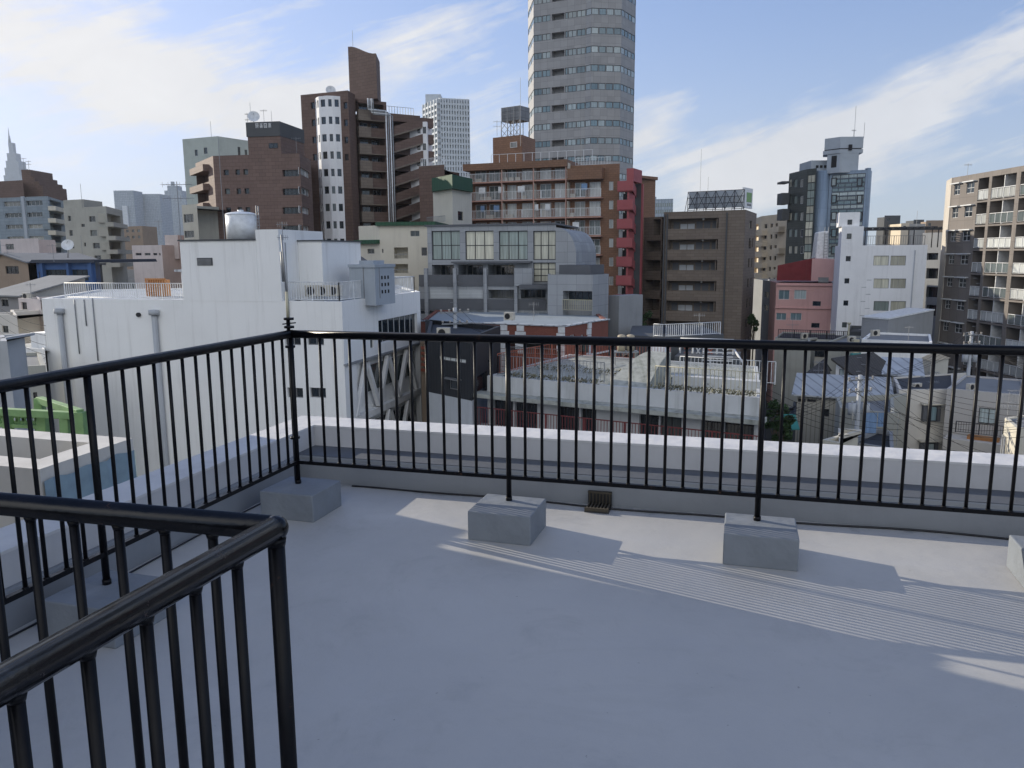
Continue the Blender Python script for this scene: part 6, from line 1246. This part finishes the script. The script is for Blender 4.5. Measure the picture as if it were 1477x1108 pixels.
# trees in the lane and behind
def tree(px, py_top, py_bot, Yd, wpx, lab, n=1100):
    t = P(px, py_top, Yd); w_ = wpx/FPX*Yd; h = min(9, (py_bot-py_top)/FPX*Yd*1.1); zb = -20
    e = empty('tree', (t.x, t.y, zb), lab, 'tree'); m_ = MB(); p = V((t.x, t.y, zb)); top = V((t.x, t.y, t.z-h*.35)); m_.tube(p, top, .16, 8, .07)
    cl = []
    for k in range(9):
        a = random.uniform(0, 2*PI); c = V((t.x+math.cos(a)*w_*random.uniform(.05, .42), t.y+math.sin(a)*w_*random.uniform(.05, .42), t.z-h*random.uniform(.12, .85))); m_.tube(p.lerp(top, .55+.04*k), c, .05, 5, .02); cl.append((c, w_*random.uniform(.16, .3)))
    m_.build('trunk', 'bark', e); m_ = MB()
    for _ in range(n):
        c, r = random.choice(cl); d = V((random.gauss(0, 1), random.gauss(0, 1), random.gauss(0, .8))).normalized()*r*random.uniform(.4, 1.15); p = c+d; q = V((random.gauss(0, 1), random.gauss(0, 1), random.gauss(.4, 1))).normalized(); u = q.orthogonal().normalized(); w2 = q.cross(u); s = random.uniform(.09, .2); m_.poly([p+u*s, p+w2*s*.6, p-u*s, p-w2*s*.6])
    m_.build('crown', 'foliage', e); return e
tree(1122, 572, 620, 56, 30, 'dark leafy tree in the narrow lane right of the mossy terraces'); tree(1130, 592, 640, 50, 26, 'lower dark shrubby tree in the lane in front of the teal awning')
tree(926, 448, 490, 95, 26, 'dark tree glimpsed between the pink stairs and the taupe block'); tree(1088, 452, 480, 110, 14, 'small street tree at the foot of the grey slanted roofed building')
b = Bld('grey_house', 'grey slab sided building with a slanting roof, between the taupe block and the pink building', 'building', [(1086, 130), (1112, 118)], (1100, 402), 'w_grey', depth=10, par=.2); b.win(0, (1103, 421, 1109, 430), nm=0); b.win(0, (1102, 440, 1108, 449), nm=0); b.finish()
# ---- street with parked cars seen through the gap
ln = [P(1060, 368, 40), P(1098, 368, 40)]
m_ = MB(); q0, q1, q2, q3 = G(1062, 560, -20), G(1112, 560, -20), G(1100, 500, -20), G(1078, 500, -20)
m_.quad(*(V((q.x, q.y, -19.97)) for q in (q0, q1, q2, q3))); tag(m_.build('road', 'asphalt'), kind='structure')
def car(px, py, col, lab, rz):
    c = G(px, py, -19.97); e = empty('parked_car', c, lab, 'car', 'cars parked in the side street'); R = Matrix.Rotation(rz, 3, 'Z')
    def T(x, y, z): return c+R@V((x, y, z))
    pr = [(-2.1, .35), (-2.15, .8), (-1.2, .95), (-.6, 1.42), (.9, 1.45), (1.7, 1.0), (2.15, .85), (2.15, .35)]
    m_ = MB(); w_ = .85
    m_.poly([T(x, -w_, z) for x, z in pr]); m_.poly([T(x, w_, z) for x, z in pr][::-1])
    for k in range(len(pr)): j = (k+1) % len(pr); m_.quad(T(pr[k][0], -w_, pr[k][1]), T(pr[k][0], w_, pr[k][1]), T(pr[j][0], w_, pr[j][1]), T(pr[j][0], -w_, pr[j][1]))
    m_.build('body', col, e, bevel=.06)
    m_ = MB()
    for s in (-1, 1): m_.poly([T(x, s*(w_+.01), z) for x, z in ((-1.05, .97), (-.55, 1.36), (.85, 1.38), (1.5, 1.0))])
    m_.quad(T(-1.2, -.7, .98), T(-1.2, .7, .98), T(-.64, .7, 1.41), T(-.64, -.7, 1.41)); m_.build('windows', 'glass_dark', e)
    for x in (-1.35, 1.35):
        for s in (-1, 1): m_ = MB(); m_.tube(T(x, s*.7, .32), T(x, s*.88, .32), .32, 16); m_.build('wheel', 'black_metal', e)
car(1087, 524, 'white_paint', 'silver white parked car in the side street seen between the railing bars', 1.2); car(1092, 514, 'w_dgrey', 'dark parked car further up the side street', 1.3)
# ---- utility poles and wires
def pole(px, py_top, Yd, lab, arms=2):
    t = P(px, py_top, Yd); e = empty('utility_pole', (t.x, t.y, -20), lab, 'utility pole'); m_ = MB(); m_.tube((t.x, t.y, -20), t, .19, 12, .13); m_.build('pole', 'w_lgrey', e); ends = []
    for k in range(arms):
        z = t.z-.3-.75*k; L_ = 1.0-.1*k; m_ = MB(); m_.box((t.x, t.y-.15, z), (2*L_, .09, .09), .3); m_.build('crossarm', 'steel', e)
        for j in (-1, -.4, .4, 1):
            q = V((t.x+j*L_*.92*math.cos(.3), t.y-.15+j*L_*.92*math.sin(.3), z)); m_ = MB(); m_.tube(q, q+V((0, 0, .1)), .04, 8); m_.tube(q+V((0, 0, .1)), q+V((0, 0, .22)), .07, 8); m_.build('insulator', 'ceramic', e); ends.append(q+V((0, 0, .22)))
    for s in (-1, 1): m_ = MB(); q = V((t.x+s*.45, t.y-.1, t.z-2.6)); m_.tube(q, q+V((0, 0, .75)), .24, 14); m_.tube(q+V((0, 0, .75)), q+V((0, 0, .9)), .07, 8); m_.build('transformer', 'w_lgrey', e)
    m_ = MB()
    for k in range(14): z = -14+k*.45; m_.tube((t.x+(.3 if k % 2 else -.3), t.y, z+8), (t.x, t.y, z+8), .015, 4)
    m_.build('step_bolts', 'steel', e); return ends
def wire(a, c, sag, lab, r=.012):
    pts = [a.lerp(c, k/20)-V((0, 0, sag*4*(k/20)*(1-k/20))) for k in range(21)]; m_ = MB(); m_.path(pts, r, 4); tag(m_.build('power_line', 'cable_black'), lab, 'power line', 'overhead wires')
pA = pole(1241, 541, 50, 'concrete utility pole with transformers among the low houses, left one'); pB = pole(1402, 478, 66, 'utility pole with transformers in front of the brown grey apartments', 3); pC = pole(656, 444, 52, 'utility pole in front of the concrete building with huge windows', 2)
W = 'overhead wires sagging between the utility poles over the low houses'
for k in range(4): wire(pA[k], pB[k], 1.0, W)
for k in range(4): wire(pA[k], P(1105, 590+6*k, 40), .7, W); wire(pB[k], P(1520, 530+8*k, 40), .6, W)
for k in range(3): wire(pA[4+k], P(1500, 600+14*k, 38), 1.2, W); wire(pB[4+k], P(1500, 505+10*k, 50), .6, W)
for k in range(3): wire(pC[k], P(760, 492+5*k, 44), .5, W); wire(pC[4+k], P(600, 452+3*k, 58), .4, W)
aerial(1452, 566, 612, 46, 'TV aerial with many rods above the cream end wall at right', 2); aerial(1466, 560, 618, 45, 'second TV aerial beside the cream end wall at right', 2)
# ---- left side, low buildings beyond the near roof
h = house('tan rendered house at the left edge with one wide window', [(-25, 84), (40, 80)], (10, 378), 'w_tan', 8, 0, [(0, 8, 384, 27, 395, 2)]); pitched(h, 0, .8, 'roof_grey', depth=8)
h = house('dark gap house between the tan house and the blue house', [(38, 86), (56, 84)], (45, 381), 'w_dgrey', 8, .2)
h = house('house with a slanting grey metal roof below the tan house', [(-20, 66), (30, 64)], (10, 426), 'w_fill', 8, 0, [(0, 2, 430, 12, 442, 1)]); shed(h, 0, 1.4, 'roof_grey', d=6)
h = house('dusky purple walled house with small balcony left of the big white building', [(26, 62), (58, 60)], (40, 430), 'w_pinkwhite', 8, .2, [(0, 31, 436, 39, 450, 0)])
h = house('white low house with a stepped roof at the left edge', [(-20, 57), (24, 55)], (5, 452), 'w_house', 7, .3, [(0, 3, 470, 12, 480, 1)])
h = house('pale stepped flat roof house low beside the white building corner', [(6, 50), (64, 48)], (30, 499), 'w_white', 7, .25, (), 'roof_white'); sub(h, 0, h.F[0].L*.45, h.F[0].L*.8, h.z1-.2, h.z1+.9, -3, -.6, 'roof_house', 'w_white')
h = house('greyish house wall with dark windows low at the left edge behind the bars', [(-25, 40), (66, 41)], (20, 531), 'w_beigegrey', 7, .2, [(0, 48, 566, 54, 577, 0), (0, 20, 580, 40, 600, 2)])
h = house('thin dark green edged roof at the far left edge, close to the railing', [(-30, 32), (10, 32)], (0, 492), 'w_lgrey', 3, .1, (), 'roof_dark')
for k in range(5): wire(pA[k], P(1330+30*k, 660, 40), .5, W)
for k in range(4): wire(P(1105, 560+9*k, 44), P(1300, 612+8*k, 44), .5, W); wire(P(1240, 520+6*k, 60), P(1500, 585+9*k, 40), .8, W)
W2 = 'overhead wires crossing the narrow street at the left edge'
for k in range(4): wire(P(-30, 420+10*k, 60), P(66, 470+14*k, 45), .5, W2); wire(P(-30, 545+8*k, 40), P(66, 515+9*k, 46), .4, W2)
h = house('small white house with roof vents behind the beige corner block', [(0, 112), (55, 108)], (25, 345), 'w_pinkwhite', 8, .3, [(0, 8, 352, 20, 360, 1)])
dish(98, 354, 75, .55, 'large white satellite dish above the blue house', 372); aerial(78, 352, 378, 74, 'TV aerial on the blue house roof', 2); aerial(120, 318 if 0 else 340, 378, 90, 'thin pole beside the white satellite dish')
aerial(261, 262, 347, 42, 'tall TV aerial on the left end of the white stair tower', 2)
wall('w_pale', (.62, .60, .55), .85, var=.15, streak=.3, scale=1.2, dirt=(.28, .26, .22))
# ---- near left neighbour: pale parapet roof with blue sheeting
Nz = P(100, 640, 15).z; a, c_, d_ = P(191, 632, 18.5), P(57, 677, 13.2), P(-40, 612, 21)
a.z = c_.z = Nz; A_ = G(191, 632, Nz); C_ = G(57, 677, Nz); D_ = G(0, 618, Nz); Lf = (D_-A_); 
far = A_+(D_-A_)*1.5; near = C_+(D_-A_)*1.5
e = empty('low_neighbour_building', (C_.x-2, C_.y+1, -20), 'near low building with a broad pale parapet top and blue sheeting on its side', 'building')
pp = [xy(C_), xy(A_), xy(far), xy(near)]; ins = poly_inset(pp, .55); m_ = MB(); Z = V((0, 0, Nz)); Zl = V((0, 0, Nz-.55)); B0 = V((0, 0, -20))
for k in range(4):
    j = (k+1) % 4; m_.quad(pp[k]+B0, pp[j]+B0, pp[j]+Z, pp[k]+Z); m_.quad(pp[k]+Z, pp[j]+Z, ins[j]+Z, ins[k]+Z); m_.quad(ins[k]+Z, ins[j]+Z, ins[j]+Zl, ins[k]+Zl)
m_.build('wall', 'w_pale', e); m_ = MB(); m_.poly([q+Zl for q in ins]); m_.build('roof', 'roof_dark' if 0 else 'roof_grey', e)
fN = Face(C_, A_); m_ = MB(); n = 14
for k in range(n):
    u0, u1 = .02+(fN.L-.04)*k/n, .02+(fN.L-.04)*(k+1)/n; d0, d1 = .05+.03*math.sin(k*2.2), .05+.03*math.sin((k+1)*2.2); zt0, zt1 = Nz-.22+.03*math.sin(k*1.3), Nz-.22+.03*math.sin((k+1)*1.3)
    m_.quad(fN.pt(u0, Nz-5, d0+.05), fN.pt(u1, Nz-5, d1+.05), fN.pt(u1, zt1, d1), fN.pt(u0, zt0, d0), True)
plain('sheet_blue', (.24, .34, .41), .45); m_.build('blue_sheet', 'sheet_blue', e)
fE = Face(A_, A_+(D_-A_).normalized()*.1+V((.8, 1.6, 0))); m_ = MB(); m_.quad(fN.pt(fN.L-.02, Nz-5, .1), fN.pt(fN.L+1.8, Nz-5, -1.2), fN.pt(fN.L+.2, Nz-.3, -.2), fN.pt(fN.L-.02, Nz-.25, .05)); m_.build('sheet_flap', 'sheet_blue', e)
# green steel frame behind it
def beam(m_, p, q, w_=.14):
    p, q = V(p), V(q); d = (q-p).normalized(); u = d.cross(V((0, 0, 1))) if abs(d.z) < .9 else V((1, 0, 0)); u = u.normalized()*w_; v = d.cross(u).normalized()*w_
    m_.hexa([p-u-v, p+u-v, p+u+v, p-u+v, q-u-v, q+u-v, q+u+v, q-u+v])
e = empty('steel_frame', P(60, 620, 24), 'light green painted steel beams standing behind the pale parapet roof, lower left', 'steel frame')
for (x0, y0, x1, y1, Ya, Yb, w_) in ((57, 574, 60, 640, 25, 25, .13), (57, 577, 116, 596, 25, 23, .11), (116, 594, 120, 650, 23, 23, .13), (-30, 592, 118, 600, 24, 23, .11), (94, 597, 97, 650, 23.2, 23.2, .13), (-30, 612, 60, 616, 24, 24, .06), (10, 594, 14, 640, 24, 24, .12), (62, 600, 64, 650, 24, 24, .14)):
    m_ = MB(); beam(m_, P(x0, y0, Ya), P(x1, y1, Yb), w_); m_.build('beam', 'green_paint', e, bevel=.015)
m_ = MB()
for k in range(7):
    x = -5+k*9; beam(m_, P(x, 598, 24.1), P(x+7, 612, 24.1), .04); beam(m_, P(x+7, 598, 24.1), P(x, 612, 24.1), .04)
m_.build('lattice', 'green_paint', e)
# ---- generic low town filling between and beyond
random.seed(21); occ = []
def filler(Ya, Yb, n, hmin, hmax, wmin, wmax, lab, grp, u0=-.95, u1=.95):
    for _ in range(n):
        Yd = random.uniform(Ya, Yb); u = random.uniform(u0, u1); w_ = random.uniform(wmin, wmax); dd = w_*random.uniform(.8, 1.3); x = u*Yd; h = random.uniform(hmin, hmax)
        if any(abs(x-ox) < (w_+ow)/2+1 and abs(Yd-oy) < (dd+od)/2+1 for ox, oy, ow, od in occ): continue
        occ.append((x, Yd, w_, dd)); rz = random.uniform(-.3, .3); R = Matrix.Rotation(rz, 3, 'Z')
        pts = [V((x, Yd, 0))+R@V((sx*w_/2, sy*dd/2, 0)) for sx, sy in ((-1, -1), (1, -1), (1, 1), (-1, 1))]
        e = empty('town_building', (x, Yd, -20), lab, 'building', grp); m_ = MB(); m_.prism([tuple(p[:2]) for p in pts], -20, h-20); m_.build('wall', 'w_patch' if random.random() < .5 else 'w_fill', e)
        f = Face(pts[0], pts[1]); m_ = MB(); nf = max(1, int(h/3.1)); nw = max(2, int(w_/3))
        for i in range(nf):
            for j in range(nw): s = f.L*(j+.25)/nw; f.box(m_, s, s+f.L/nw*.5, -20+h-2.2-3.1*i, -20+h-.9-3.1*i, -.01, .05)
        m_.build('window_band', 'glass_dark', e); m_ = MB(); m_.box((x+random.uniform(-1, 1), Yd, h-20+1.1), (w_*.35, dd*.3, 2.2), rz); m_.build('roof_house', 'w_fill', e)
# keep clear of everything already placed
for o in list(COL.objects):
    if o.parent is None and o.type == 'EMPTY' and o.location.y > 30 and o.get('category') in ('building', 'house', 'tower', 'office tower', 'skyscraper', 'hut'): occ.append((o.location.x, o.location.y, 16, 16))
filler(125, 240, 90, 9, 17, 9, 17, 'one of the plain low town buildings filling the middle distance', 'low town buildings in the middle distance', -.75, .75)
filler(250, 520, 110, 12, 23, 14, 26, 'one of the hazy low blocks of the town toward the horizon', 'low blocks toward the horizon')
filler(550, 1500, 80, 18, 34, 30, 60, 'one of the faint distant blocks on the horizon', 'faint blocks on the horizon')
random.seed(5)
for k, (px, py, Yd, w_) in enumerate(((1228, 494, 77, .8), (1262, 485, 72, .8), (1350, 551, 70, .8), (1420, 560, 72, .9), (1322, 562, 60, .7), (1400, 563, 57, .7), (735, 462, 58, .8), (640, 487, 46, .8), (1160, 489, 90, .9), (830, 560, 42, .7), (20, 500, 50, .7), (40, 432, 62, .7), (905, 522, 62, .9))):
    lb_ = ['beige house top behind the white gabled house', 'pale blue white wall roof below the slanted grey wall', 'dark brown roof beside the cream cube hut', 'dark flat roof under the brown grey apartments', 'flat roof of the bay windowed white house', 'flat roof of the white veranda house', 'blue grey roof of the brick house', 'roof of the black corrugated house', 'dark roof below the pink building', 'left mossy terrace', 'pale stepped flat roof at left', 'dusky purple walled house roof', 'plain grey roof under the pink stair tower'][k]
    acunit(px, py, Yd, w_, 'air conditioner unit on the '+lb_, random.uniform(-.5, .5))
for k, (px, y0, y1, Yd, kd, lb_) in enumerate(((1142, 458, 490, 90, 2, 'dark roof just below the pink building'), (1310, 470, 492, 71, 1, 'pale blue white tall house'), (1432, 532, 560, 71, 2, 'dark roof under the brown grey apartments'), (1345, 535, 563, 58, 2, 'white house with two bay windows'), (1180, 520, 548, 66, 2, 'hipped tile roof'), (770, 436, 463, 58, 2, 'flat roof of the brick house'), (12, 352, 378, 82, 2, 'tan rendered house'), (46, 408, 432, 61, 2, 'dusky purple walled house'), (230, 318, 340, 118, 1, 'pinkish white low building'), (1060, 288, 303, 109, 1, 'right end of the taupe block roof'), (1395, 236, 256, 92, 1, 'big brown grey apartment roof'))):
    aerial(px, y0, y1, Yd, 'thin TV aerial standing on the '+lb_, kd)
# clouds stay outside; haze box round the town
HAZE = .00009
if HAZE:
    m, nt, bs_ = newmat('haze_air'); nt.nodes.remove(bs_); pv_ = nt.nodes.new('ShaderNodeVolumePrincipled'); pv_.inputs['Density'].default_value = HAZE; pv_.inputs['Color'].default_value = (.80, .88, 1, 1); pv_.inputs['Anisotropy'].default_value = .2
    nt.links.new(pv_.outputs[0], [n for n in nt.nodes if n.type == 'OUTPUT_MATERIAL'][0].inputs['Volume'])
    m_ = MB(); m_.hexa([(-3000, -400, -21), (3000, -400, -21), (3000, 3000, -21), (-3000, 3000, -21), (-3000, -400, 520), (3000, -400, 520), (3000, 3000, 520), (-3000, 3000, 520)]); tag(m_.build('haze', 'haze_air'), kind='stuff')
for o in D.objects:
    if '_loc' in o: del o['_loc']
